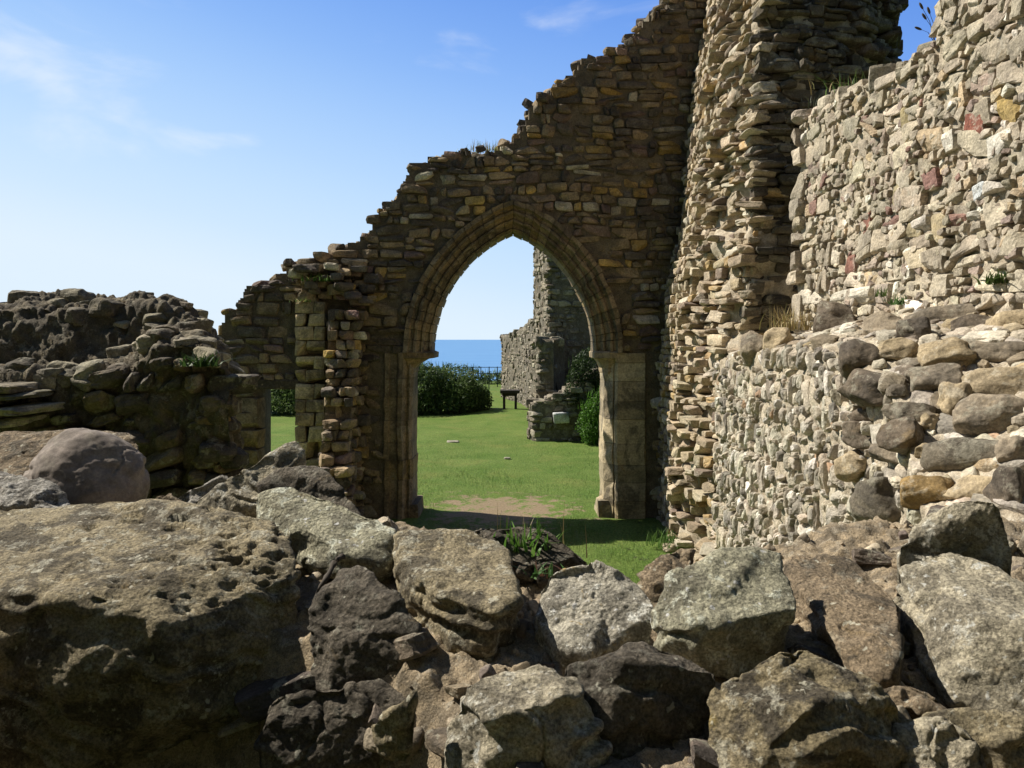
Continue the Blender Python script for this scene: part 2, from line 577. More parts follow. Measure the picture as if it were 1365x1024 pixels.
# ------------------------------------------------------------------ ground, cliff, sea
def build_ground():
    xs = np.concatenate([np.linspace(-70, -8, 50)[:-1], np.linspace(-8, 8, 130)[:-1], np.linspace(8, 70, 50)])
    ys = np.concatenate([np.linspace(-30, -9, 12)[:-1], np.linspace(-9, 2, 60)[:-1], np.linspace(2, 24, 150)[:-1], np.linspace(24, 50, 80), [51, 53, 56, 60, 64]])
    X, Y = np.meshgrid(xs, ys, indexing='ij')
    P = np.stack([X, Y, 0 * X], -1)
    Z = 0.05 * fbm(P, 0.35, 3, 3) + 0.015 * fbm(P, 2.2, 3, 8)
    t = np.clip((2.6 - Y) / 1.6, 0, 1)
    Z = Z + 1.0 * t * t * (3 - 2 * t)
    # steep unseen bank behind the viewer, added to block sky light
    q = np.clip((-0.7 - Y) / 2.8, 0, 1)
    Z = Z + 9.0 * q * q * (3 - 2 * q) * (1 + .12 * fbm(P, .8, 3, 15)) + .25 * q * fbm(P, 2.5, 3, 16)
    Z = np.where(Y > 50, -(Y - 50) ** 2 * 0.32 - 0.2, Z)
    # a low rise of turf near the stone table
    Z = Z + 0.12 * np.exp(-((X + 0.1) ** 2 / 3 + (Y - 28) ** 2 / 5))
    V = np.stack([X, Y, Z], -1).reshape(-1, 3)
    m, tn, b = nodes("mown grass")
    tc = tn.nodes.new("ShaderNodeTexCoord"); vec = tc.outputs["Object"]
    n1 = nnoise(tn, 1.1, 8, 0.65, 0.4, vec)
    r1 = nramp(tn, n1.outputs["Fac"], 0.3, 0.72, (0.082, 0.146, 0.029, 1), (0.142, 0.196, 0.054, 1))
    n2 = nnoise(tn, 30, 8, 0.75, 0.0, vec)
    r2 = nramp(tn, n2.outputs["Fac"], 0.3, 0.7, (0.62, 0.62, 0.6, 1), (1.36, 1.34, 1.3, 1))
    c = nmix(tn, 1.0, r1.outputs["Color"], r2.outputs["Color"], 'MULTIPLY').outputs["Color"]
    n3 = nnoise(tn, 0.8, 8, 0.68, 0.3, vec)
    r3 = nramp(tn, n3.outputs["Fac"], 0.52, 0.72)
    mm = tn.nodes.new("ShaderNodeMath"); mm.operation = 'MULTIPLY'; mm.inputs[1].default_value = 0.6
    tn.links.new(r3.outputs["Color"], mm.inputs[0])
    c = nmix(tn, mm.outputs[0], c, (0.185, 0.19, 0.06)).outputs["Color"]
    # ragged ellipses: trodden earth under the arch; unseen dark ground added to cut bounce
    def worn_or_dark(cx, cy, sx, sy, lo, hi, colr, cin):
        mp = tn.nodes.new("ShaderNodeMapping")
        mp.vector_type = 'POINT'
        mp.inputs["Location"].default_value = (-cx / sx, -cy / sy, 0)
        mp.inputs["Scale"].default_value = (1 / sx, 1 / sy, 0)
        tn.links.new(vec, mp.inputs["Vector"])
        ln = tn.nodes.new("ShaderNodeVectorMath"); ln.operation = 'LENGTH'
        tn.links.new(mp.outputs["Vector"], ln.inputs[0])
        nz = nnoise(tn, 3.5, 8, 0.75, 0.3, vec)
        ad = tn.nodes.new("ShaderNodeMath"); ad.operation = 'MULTIPLY_ADD'; ad.inputs[1].default_value = 1.5
        tn.links.new(nz.outputs["Fac"], ad.inputs[0]); tn.links.new(ln.outputs["Value"], ad.inputs[2])
        rr = nramp(tn, ad.outputs[0], lo, hi, (1, 1, 1, 1), (0, 0, 0, 1))
        return nmix(tn, rr.outputs["Color"], cin, colr).outputs["Color"]
    for args in ((0.0, -9.5, 60.0, 32.0, 0.93, 1.0, (0.035, 0.03, 0.022)), (-0.2, 12.15, 2.6, 2.9, 0.9, 1.0, (0.25, 0.195, 0.13))  ):
        # colour ramps clamp at 1: halve the scale
        cx, cy, sx, sy, lo, hi, colr = args
        c = worn_or_dark(cx, cy, sx * 1.6, sy * 1.6, lo, hi, colr, c)
    c = nmix(tn, 1.0, c, r2.outputs["Color"], 'MULTIPLY').outputs["Color"]
    tn.links.new(c, b.inputs["Base Color"])
    b.inputs["Roughness"].default_value = 0.9
    b.inputs["Specular IOR Level"].default_value = 0.1
    bu = tn.nodes.new("ShaderNodeBump"); bu.inputs["Strength"].default_value = 0.8; bu.inputs["Distance"].default_value = 0.03
    tn.links.new(n2.outputs["Fac"], bu.inputs["Height"]); tn.links.new(bu.outputs["Normal"], b.inputs["Normal"])
    o = mesh_obj("ground", V, [grid_faces(len(xs), len(ys))], m, smooth=True)
    set_props(o, "green mown lawn with a trodden earth patch under the arch", "lawn", kind="structure")


def build_sea():
    m, t, b = nodes("sea water")
    tc = t.nodes.new("ShaderNodeTexCoord")
    mp = t.nodes.new("ShaderNodeMapping"); mp.inputs["Scale"].default_value = (0.004, 0.02, 1)
    t.links.new(tc.outputs["Object"], mp.inputs["Vector"])
    n = nnoise(t, 1.0, 6, 0.6, 0.3, mp.outputs["Vector"])
    r = nramp(t, n.outputs["Fac"], 0.3, 0.7, (0.105, 0.235, 0.45, 1), (0.135, 0.28, 0.50, 1))
    t.links.new(r.outputs["Color"], b.inputs["Base Color"])
    b.inputs["Roughness"].default_value = 0.7
    b.inputs["Specular IOR Level"].default_value = 0.08
    xs = np.linspace(-60000, 60000, 9)
    ys = np.array([52, 300, 1500, 8000, 30000, 62000.])
    X, Y = np.meshgrid(xs, ys, indexing='ij')
    o = mesh_obj("sea", np.stack([X, Y, 0 * X - 55], -1).reshape(-1, 3), [grid_faces(9, 6)], m)
    set_props(o, "calm blue sea out to the horizon beyond the cliff edge", "sea", kind="structure")


build_ground()
build_sea()

# ------------------------------------------------------------------ the arch wall
YA = 11.5
TH = 0.8
sA = YA / F
PAL_W = [((0.275, 0.205, 0.128), 4), ((0.35, 0.27, 0.17), 3), ((0.18, 0.147, 0.11), 3), ((0.44, 0.30, 0.11), 0.9), ((0.52, 0.47, 0.36), 1.0), ((0.12, 0.10, 0.085), 2.2), ((0.23, 0.16, 0.13), 1)]
PAL_A = [((0.22, 0.17, 0.11), 3), ((0.245, 0.185, 0.115), 3), ((0.20, 0.15, 0.10), 2), ((0.26, 0.185, 0.095), 1)]
TOP = [(280, 500), (284, 466), (288, 440), (296, 436), (297, 412), (317, 402), (328, 376), (360, 372), (384, 352), (430, 345), (446, 331), (470, 318), (494, 305),
       (499, 285), (520, 266), (535, 248), (547, 214), (575, 207), (620, 200), (660, 196), (690, 177), (701, 165), (706, 140), (722, 130), (741, 108), (766, 97), (776, 76),
       (810, 68), (831, 55), (850, 35), (871, 12), (890, 0), (905, -30), (925, -70), (980, -110)]
_tx = [(p[0] - CX) * sA for p in TOP]
_tz = [EYE + (HY - p[1]) * sA for p in TOP]
top_arch = lambda x: float(np.interp(x, _tx, _tz)) + .05 * float(vnoise(np.array([x * 4.3, .5, .5]), 61)) + .035 * float(vnoise(np.array([x * 11, .5, .5]), 62))
XC, HALF, RISE, ZS = 0.02, 1.21, 1.815, 2.44
RAD = (HALF ** 2 + RISE ** 2) / (2 * HALF)
JL, JR = -1.47, 1.36


def arch_d(x, z):
    """distance outward from the arch's inner curve (negative inside)"""
    cx = XC - HALF + RAD if x < XC else XC + HALF - RAD
    return math.hypot(x - cx, z - ZS) - RAD


DOOR = (-3.70, -3.13, 1.93)          # the small doorway: x0, x1, lintel height
ASH_L, ASH_R = (-1.86, JL), (JR, 2.02)
QUOIN = (-3.13, -2.70, 3.18)
REVEAL = (-4.02, -3.70, 1.83)


def wall_solid(x, z, pad=0.0):
    if x < _tx[0] or z > top_arch(x):
        return False
    if z > ZS - 0.05:
        if arch_d(x, z) < 0.36 + pad:
            return False
    elif ASH_L[0] - pad < x < ASH_R[1] + pad:
        return False
    if DOOR[0] - pad < x < DOOR[1] + pad and z < DOOR[2] + pad:
        return False
    if QUOIN[0] - pad < x < QUOIN[1] + pad and z < QUOIN[2] + pad:
        return False
    if REVEAL[0] - pad < x < REVEAL[1] + pad and z < REVEAL[2] + pad:
        return False
    return True


def core_solid(x, z):
    if x < _tx[0] + 0.05 or z > top_arch(x) - 0.06:
        return False
    if z > ZS - 0.05:
        if arch_d(x, z) < 0.30:
            return False
    elif ASH_L[0] + .06 < x < ASH_R[1] - .06:
        return False
    if DOOR[0] - .04 < x < DOOR[1] + .04 and z < DOOR[2] + 0.06:
        return False
    return True


def boxes_mesh(boxes):
    V, Fs = [], []
    q = np.array([[0, 1, 3, 2], [4, 6, 7, 5], [0, 4, 5, 1], [2, 3, 7, 6], [0, 2, 6, 4], [1, 5, 7, 3]])
    for (x0, x1, y0, y1, z0, z1) in boxes:
        k = len(V) * 8
        V.append([(x, y, z) for x in (x0, x1) for y in (y0, y1) for z in (z0, z1)])
        Fs.append(q + k)
    return np.array(V).reshape(-1, 3), np.concatenate(Fs)


def build_arch_wall():
    root = empty("arch_wall", (0, YA + TH / 2, 0), "ruined stone wall with a tall pointed arch, its top stepping down towards the mound", "ruined wall")
    # mortar core in courses
    boxes = []
    dz, dx = 0.09, 0.045
    z = 0.0
    xs = np.arange(_tx[0], 3.4, dx)
    while z < 8.2:
        run = None
        for x in list(xs) + [99]:
            s = x < 50 and core_solid(x, z + dz / 2)
            if s and run is None:
                run = x
            if not s and run is not None:
                j = rng.uniform(-.004, .004)
                boxes.append((run - dx / 2, last + dx / 2, YA + 0.034 + j, YA + TH - 0.03 + j, z, z + dz))
                run = None
            if s:
                last = x
        z += dz
    V, Fc = boxes_mesh(boxes)
    mesh_obj("mortar", V, [Fc], M_MORT_W, root)
    # rubble facing, front and back, and through-stones along the broken top
    S = Stones(T_RUB)
    Pf = lambda x, z: (np.array([x, YA, z]), np.array([1.0, 0, 0]), np.array([0, -1.0, 0]))
    okf = lambda x, z, w, h: wall_solid(x, z + h * .3, 0.02) and wall_solid(x - w * .42, z, 0.0) and wall_solid(x + w * .42, z, 0.0)

    def tone(p):
        return 0.85 + 0.35 * float(vnoise(np.array([p[0] * .8, 3.3, p[2] * .8]), 21))
    lay(S, Pf, _tx[0], 3.3, 0.0, 8.0, okf, hr=(0.07, 0.20), wr=(0.09, 0.42), depth=0.25, prot=(-0.012, 0.045), ang=0.06, fill=0.93, pal=PAL_W, split=0.42, wob=0.07, skip=.02, tone=tone)
    # the bands just below the top: stones right through the wall
    for yy in (0.35, 0.6, 0.85):
        Pm = lambda x, z, yy=yy: (np.array([x, YA + yy + rng.uniform(-.03, .03), z]), np.array([1.0, 0, 0]), np.array([0, -1.0, 0]))
        okm = lambda x, z, w, h: wall_solid(x, z, 0.02) and top_arch(x) - z < 0.34 and x > _tx[0]
        lay(S, Pm, _tx[0], 3.0, 2.0, 8.0, okm, hr=(0.10, 0.20), wr=(0.16, 0.4), depth=0.32, prot=(0, 0.05), ang=0.08, fill=0.95, pal=PAL_W, split=0.2, tone=tone)
    # small loose-bedded cap stones
    x = _tx[0]
    while x < 2.5:
        x += rng.uniform(0.03, 0.11)
        zt = top_arch(x) - rng.uniform(-0.03, 0.10)
        for yy in rng.uniform(0.0, TH, 2):
            a = rng.uniform(0, 6.28)
            t, n = rot(np.array([1.0, 0, 0]), np.array([0, 1.0, 0]), a)
            s = rng.uniform(0.03, 0.13)
            t, b_ = rot(t, np.array([0, 0, 1.0]), rng.normal(0, .28))
            S.add(np.array([x, YA + yy, zt]), t, n, b_, np.array([s, s * rng.uniform(.6, 1), s * rng.uniform(.4, .7)]), pick(PAL_W) * 0.95)
    S.build("stone_cladding", M_WALL, root)

    # ---- arch ring: moulded voussoirs
    prof = [(0.39, 0.10), (0.39, -0.05), (0.325, -0.055), (0.305, 0.03), (0.27, 0.045), (0.25, 0.0), (0.215, -0.005), (0.195, 0.06), (0.16, 0.10), (0.14, 0.07), (0.115, 0.075),
            (0.09, 0.16), (0.045, 0.19), (0.03, 0.16), (0.0, 0.21), (0.0, TH - 0.02), (0.39, TH - 0.04)]
    V, Q, NG, C = [], [], [], []
    np_ = len(prof)
    for side in (-1, 1):
        cx = XC + side * (HALF - RAD)
        n = 17
        cuts = np.concatenate([[0], np.sort((np.arange(1, n) + rng.uniform(-.22, .22, n - 1)) / n), [1]])
        for k in range(n):
            col = pick(PAL_A) * 1.05
            jit = rng.uniform(-.012, .012); jd = rng.uniform(-.008, .008)
            base = len(V)
            for s in np.linspace(cuts[k] + 0.0018, cuts[k + 1] - 0.0018, 5):
                for (d, y) in prof:
                    r = RAD + d + (jd if d < .4 else 0)
                    th_end = math.acos(np.clip((RAD - HALF) / r, -1, 1))
                    th = th_end * s
                    px = cx + side * r * math.cos(th)
                    pz = ZS + r * math.sin(th)
                    wv = 0.012 * float(vnoise(np.array([px * 7, y * 7, pz * 7]), 5))
                    V.append((px + wv, YA + y + jit + wv, pz + wv)); C.append(col)
            g = grid_faces(5, np_, False) + base
            Q.append(g)
            last = np.array([[base + i * np_ + np_ - 1, base + (i + 1) * np_ + np_ - 1, base + (i + 1) * np_, base + i * np_] for i in range(4)])
            Q.append(last)
            NG.append(np.arange(np_) + base); NG.append((np.arange(np_) + base + 4 * np_)[::-1])
    mesh_obj("arch_moulding", np.array(V), [np.concatenate(Q), np.array(NG)], M_ASH, root, np.array(C))

    # the ring's bedding behind the joints
    V, Q = [], []
    inner = [(0.05, 0.26), (0.27, 0.15), (0.38, 0.14), (0.38, TH - .06), (0.02, TH - .06), (0.02, 0.24)]
    for side in (-1, 1):
        cx = XC + side * (HALF - RAD)
        base = len(V)
        for s in np.linspace(0, 1, 40):
            for (d, y) in inner:
                r = RAD + d
                th = math.acos(np.clip((RAD - HALF) / r, -1, 1)) * s
                V.append((cx + side * r * math.cos(th), YA + y, ZS - .01 + r * math.sin(th)))
        Q.append(grid_faces(40, len(inner)) + base)
    mesh_obj("arch_joint", np.array(V), [np.concatenate(Q)], M_MORT_W, root)

    # ---- jambs: courses with a moulded section
    def jamb(prof, z0, z1, name, hs=(0.24, 0.36), pal=PAL_A, gain=1.0):
        V, Q, NG, C = [], [], [], []
        n = len(prof)
        z = z0
        while z < z1 - 0.05:
            h = min(rng.uniform(*hs), z1 - z)
            if z1 - z - h < 0.1:
                h = z1 - z
            col = pick(pal) * gain
            j = rng.uniform(-.008, .008, 2)
            base = len(V)
            for zz in np.linspace(z + 0.0028, z + h - 0.0028, 4):
                for (x, y) in prof:
                    w = 0.013 * vnoise(np.array([x * 5, y * 5, zz * 7]), 6) + .006 * vnoise(np.array([x * 17, y * 17, zz * 21]), 7)
                    V.append((x + j[0] + w, YA + y + j[1] + w, zz)); C.append(col)
            Q.append(grid_faces(4, n) + base)
            Q.append(np.array([[base + i * n + n - 1, base + (i + 1) * n + n - 1, base + (i + 1) * n, base + i * n] for i in range(3)]))
            NG.append(np.arange(n) + base); NG.append((np.arange(n) + base + 3 * n)[::-1])
            z += h
        return mesh_obj(name, np.array(V), [np.concatenate(Q), np.array(NG)], M_ASH, root, np.array(C))
    left = [(ASH_L[0], TH - .03), (ASH_L[0], 0.0), (-1.80, 0.0), (-1.78, 0.04), (-1.69, 0.03), (-1.66, -0.03), (-1.60, -0.04), (-1.57, 0.04), (-1.55, 0.1), (-1.51, 0.08), (JL, 0.17), (JL, TH - .02)]
    right = [(JR, TH - .02), (JR, 0.20), (1.385, 0.17), (1.475, 0.05), (1.495, 0.07), (1.51, 0.01), (1.54, -0.02), (1.94, -0.01), (1.95, 0.05), (2.02, 0.05), (2.02, TH - .03)]
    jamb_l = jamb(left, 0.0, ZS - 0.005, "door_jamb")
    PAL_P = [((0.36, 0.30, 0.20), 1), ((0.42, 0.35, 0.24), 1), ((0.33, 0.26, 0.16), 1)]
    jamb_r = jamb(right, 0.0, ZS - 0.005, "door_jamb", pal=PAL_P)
    # capitals that carry the arch ring in over the jambs
    for side, jx in ((-1, JL), (1, JR)):
        ix = XC + side * HALF
        V, C = [], []
        levels = [(2.12, 0.0, .18), (2.16, .06, .15), (2.20, 0.03, .16), (2.27, 0.25, .13), (2.33, .62, .1), (2.345, .8, .08), (2.36, 1.15, .03), (2.44, 1.15, .03), (2.455, 1.0, .05), (2.46, 1.0, .06)]
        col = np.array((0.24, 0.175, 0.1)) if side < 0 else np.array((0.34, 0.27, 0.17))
        for (z, f, y) in levels:
            xi = jx + (ix - jx) * f
            xo = jx + side * 0.17
            for (x, yy) in ((xi, y + .08), (xi, TH + .01), (xo, TH + .01), (xo, y - .06), (jx + side * .06, y - .06)):
                w = 0.008 * vnoise(np.array([x * 9, yy * 9, z * 9]), 8)
                V.append((x + w, YA + yy + w, z))
                C.append(col)
        nl = len(levels)
        # ring of 5 per level: wrap
        Fq = []
        for i in range(nl - 1):
            for k in range(5):
                a = i * 5 + k; b2 = i * 5 + (k + 1) % 5
                Fq.append((a, b2, b2 + 5, a + 5))
        caps = [list(range(5))[::-1], [(nl - 1) * 5 + k for k in range(5)]]
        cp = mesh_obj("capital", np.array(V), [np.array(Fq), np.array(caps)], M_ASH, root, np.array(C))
        cp.parent = jamb_l if side < 0 else jamb_r
    # plinth stones at the jamb feet
    S2 = Stones(T_ASH)
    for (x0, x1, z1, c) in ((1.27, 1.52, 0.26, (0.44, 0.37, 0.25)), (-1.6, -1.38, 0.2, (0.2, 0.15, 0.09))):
        S2.add(np.array([(x0 + x1) / 2, YA + .46, z1 / 2 - .03]), np.array([1., 0, 0]), np.array([0, -1., 0]), np.array([0, 0, 1.]), np.array([(x1 - x0) / 2, .36, z1 / 2 + .03]), np.array(c))
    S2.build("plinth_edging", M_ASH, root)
    # ---- the small doorway: lintel, reveal blocks, buttress of squared blocks
    def blocks(x0, x1, z0, z1, y0, y1, name, pal, hs, nx, gain=1.0):
        S3 = Stones(T_ASH)
        z, k = z0, 0
        while z < z1 - 0.06:
            h = min(rng.uniform(*hs), z1 - z)
            c = [x0, x1] if nx == 1 else [x0, x0 + (x1 - x0) * (0.36 if k % 2 else 0.64), x1]
            for i in range(len(c) - 1):
                j = rng.uniform(-.006, .006)
                S3.add(np.array([(c[i] + c[i + 1]) / 2, (y0 + y1) / 2 + j, z + h / 2]), np.array([1., 0, 0]), np.array([0, -1., 0]), np.array([0, 0, 1.]),
                       np.array([(c[i + 1] - c[i]) / 2 - .002, (y1 - y0) / 2, h / 2 - .002]), pick(pal) * gain)
            z += h; k += 1
        return S3.build(name, M_ASH, root)
    PAL_Q = [((0.33, 0.27, 0.165), 2), ((0.38, 0.31, 0.19), 2), ((0.28, 0.22, 0.13), 1)]
    blocks(QUOIN[0], QUOIN[1], 0.0, QUOIN[2], YA - 0.16, YA + TH, "quoin_tile", PAL_Q, (0.17, 0.27), 2, 1.5)
    blocks(REVEAL[0], REVEAL[1], 0.0, REVEAL[2], YA - 0.05, YA + 0.35, "reveal_tile", PAL_A, (0.2, 0.3), 1, 1.15)
    S4 = Stones(T_ASH)
    S4.add(np.array([-3.45, YA + .35, DOOR[2] + .05]), np.array([1., 0, 0]), np.array([0, -1., 0]), np.array([0, 0, 1.]), np.array([.52, .36, .075]), np.array((0.12, 0.095, 0.07)))
    S4.build("lintel", M_ASH, root)
    # ---- broken stub of a cross wall, running out towards the viewer
    S5 = Stones(T_RUB)
    prof_s = interp_px([(0, 3.15), (0.35, 3.05), (0.55, 2.2), (0.8, 1.5), (1.1, 0.9), (1.5, 0.4)])     # height against distance from the wall
    z = 0.0
    while z < 3.05:
        h = rng.uniform(0.09, 0.17)
        reach = np.interp(z, [0, .4, .9, 1.5, 2.2, 3.05, 3.3], [1.3, 1.15, .85, .62, .45, .38, .15])
        for yy in np.arange(0.1, reach + .1, 0.17):
            xx = -2.62 + .08 * float(vnoise(np.array([z * 3, yy * 2, 1.]), 3))
            while xx < -2.26:
                w = rng.uniform(0.10, 0.22)
                edge = yy > reach - .2
                a = rng.normal(0, .25 if edge else .08)
                t, n = rot(np.array([1., 0, 0]), np.array([0, -1., 0]), a)
                if not (edge and rng.random() < .15):
                    S5.add(np.array([xx + w / 2, YA - yy + rng.uniform(-.06, .06), z + h / 2]), t, n, np.array([0, 0, 1.]),
                           np.array([w / 2 * .95, rng.uniform(.09, .14), h / 2 * rng.uniform(.8, 1.05)]), pick(PAL_W) * rng.uniform(.9, 1.25))
                xx += w
        z += h
    V, Fc = boxes_mesh([(-2.60, -2.24, YA - float(np.interp(zz + .05, [0, .4, .9, 1.5, 2.2, 3.05, 3.3], [1.3, 1.15, .85, .62, .45, .38, .15])) + .04, YA + .06, zz, zz + .1) for zz in np.arange(0, 2.95, .1)])
    mesh_obj("cross_wall_mortar", V, [Fc], M_MORT_W, root)
    S5.build("cross_wall_cladding", M_WALL, root)
    # rough ledge above the buttress
    S6 = Stones(T_RUB)
    for k in range(46):
        p = PX(rng.uniform(398, 500), rng.uniform(352, 400), YA - rng.uniform(-.1, .28))
        t, n = rot(np.array([1., 0, 0]), np.array([0, -1., 0]), rng.normal(0, .3))
        s = rng.uniform(.06, .15)
        S6.add(p, t, n, np.array([0, 0, 1.]), np.array([s, s * .9, s * rng.uniform(.4, .7)]), pick(PAL_W) * 1.15)
    S6.build("ledge_cobble", M_WALL, root)
    return root


ARCH = build_arch_wall()

# ------------------------------------------------------------------ broken pier with the rounded turret behind the pale wall
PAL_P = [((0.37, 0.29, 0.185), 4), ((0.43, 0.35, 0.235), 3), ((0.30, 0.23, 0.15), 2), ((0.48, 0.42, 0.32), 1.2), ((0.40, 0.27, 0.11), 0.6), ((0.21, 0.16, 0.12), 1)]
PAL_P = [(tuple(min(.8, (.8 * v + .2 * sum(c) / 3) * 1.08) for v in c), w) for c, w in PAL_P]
PAL_P_SHADE = [((0.12, 0.10, 0.075), 4), ((0.155, 0.13, 0.095), 3), ((0.085, 0.073, 0.06), 3), ((0.2, 0.185, 0.16), .6)]  # darker copy for the turret face turned from the sun, shade put into colour


def build_pier():
    root = empty("broken_pier", (3.2, 9.8, 0), "tall broken pier between the arch and the pale wall, sunlit ragged edge, dark rounded face", "ruined pier")
    plan = np.array([(2.16, 11.5), (2.09, 10.4), (2.04, 9.6), (2.2, 8.75), (2.40, 8.2), (3.0, 8.16), (3.7, 8.3), (4.25, 8.65), (4.5, 9.3), (4.45, 10.2), (4.2, 11.3)])
    shift_w = np.array([1, 1, 1, .7, .35, .1, 0, 0, 0, 0, 0.])
    fz = interp_px([(0, 0), (2.2, 0), (3.2, .07), (3.9, .2), (4.4, .3), (5.3, .38), (6.1, .46), (7.1, .64), (8.5, .8)])
    n = 110
    d = np.concatenate([[0], np.cumsum(np.linalg.norm(np.diff(plan, axis=0), axis=1))])
    us = np.linspace(0, d[-1], n)
    nz = 130
    zs = np.linspace(-0.1, 8.0, nz)

    def point(u, z):
        x = np.interp(u, d, plan[:, 0]) + np.interp(u, d, shift_w) * fz(z)
        y = np.interp(u, d, plan[:, 1])
        # a deep scar in the sunlit face
        return x, y
    G = np.zeros((n, nz, 3))
    for j, z in enumerate(zs):
        for i, u in enumerate(us):
            x, y = point(u, z)
            G[i, j] = (x, y, z)
    V = G.reshape(-1, 3)
    fc = grid_faces(n, nz)
    N = vnormals(V, [fc])
    if N[(n // 2) * nz + nz // 2][1] > 0:
        fc = fc[:, ::-1]; N = -N
    uu = np.repeat(us, nz)
    inner = 0.05 + 0.14 * np.exp(-((uu - 2.15) / .42) ** 2) * (V[:, 2] < 3.6)
    rg = np.interp(uu, [0, 1.2, 2.0], [.02, .05, .13])
    V2 = V - N * (inner + .03)[:, None] + N * (rg * 1.6 * fbm(V * np.array([1, 1, 1.3]), 1.9, 3, 77))[:, None] + N * (0.03 * fbm(V, 2.2, 4, 4) + 0.025 * fbm(V, 14, 3, 14))[:, None]
    k = len(V2)
    V2 = np.concatenate([V2, [[3.2, 9.8, 8.0]]])
    ring = np.arange(n) * nz + nz - 1
    tri = np.stack([ring[:-1], ring[1:], np.full(n - 1, k)], -1)
    mesh_obj("mortar", V2, [fc, tri], M_MORT_L, root, smooth=True)

    def P(u, z):
        x, y = point(u, z)
        x2, y2 = point(min(u + .05, d[-1]), z); x1, y1 = point(max(u - .05, 0), z)
        t = np.array([x2 - x1, y2 - y1, 0]); t /= np.linalg.norm(t)
        nn = np.array([t[1], -t[0], 0])
        if nn @ np.array([x - 3.2, y - 9.8, 0]) < 0:
            nn = -nn
        rg = np.interp(u, [0, 1.2, 2.0], [.02, .05, .13])
        return np.array([x, y, z]) + nn * rg * float(fbm(np.array([[x * 1.0, y * 1.0, z * 1.3]]), 1.9, 3, 77)[0]) * 1.6, t, nn
    S = Stones(T_FLAT)
    uc = d[4]
    # neat small stones by the arch, then the torn scar, then the turret face
    lay(S, P, 0.0, 1.45, 0, 8.0, lambda *a: True, hr=(.07, .15), wr=(.09, .24), depth=.2, prot=(-.02, .05), ang=.06, fill=.93, pal=PAL_P, split=.3, skip=.03)
    lay(S, P, 1.45, uc + .15, 0, 3.7, lambda u, z, w, h: not (1.75 < u < 2.6 and rng.random() < .38), hr=(.06, .14), wr=(.10, .3), depth=.24, prot=(-.12, .07), ang=.12, fill=.95, pal=PAL_P, split=.2, jut=.03)
    lay(S, P, 1.45, uc + .12, 3.6, 8.0, lambda *a: True, hr=(.045, .11), wr=(.09, .32), depth=.26, prot=(-.09, .10), ang=.11, fill=.97, pal=PAL_P, split=.15, skip=.05, jut=.045)
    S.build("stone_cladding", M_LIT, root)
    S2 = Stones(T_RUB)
    lay(S2, P, uc + .08, d[-1], 2.0, 8.0, lambda *a: True, hr=(.06, .14), wr=(.12, .34), depth=.24, prot=(-.06, .06), ang=.06, fill=.95, pal=PAL_P_SHADE, split=.25, skip=.03, jut=.02)
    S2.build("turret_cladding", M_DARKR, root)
    return root


PIER = build_pier()

# ------------------------------------------------------------------ the pale flint wall standing back above the ledge
PAL_U = [((0.37, 0.31, 0.215), 5), ((0.43, 0.36, 0.255), 4), ((0.31, 0.255, 0.185), 3), ((0.28, 0.205, 0.16), .9), ((0.25, 0.13, 0.10), .12), ((0.6, 0.55, 0.46), .8), ((0.42, 0.31, 0.17), .5)]
PAL_U = [(tuple(min(.8, (.72 * v + .28 * sum(c) / 3) * 1.12) for v in c), w) for c, w in PAL_U]
UA, UB = np.array((2.80, 7.6)), np.array((3.0, 3.6))


def on_line(px, A, B):
    """parameter and distance along plan line A-B seen in photo column px"""
    k = (px - CX) / F
    dlt = B - A
    s = (k * A[1] - A[0]) / (dlt[0] - k * dlt[1])
    return s, A[1] + dlt[1] * s


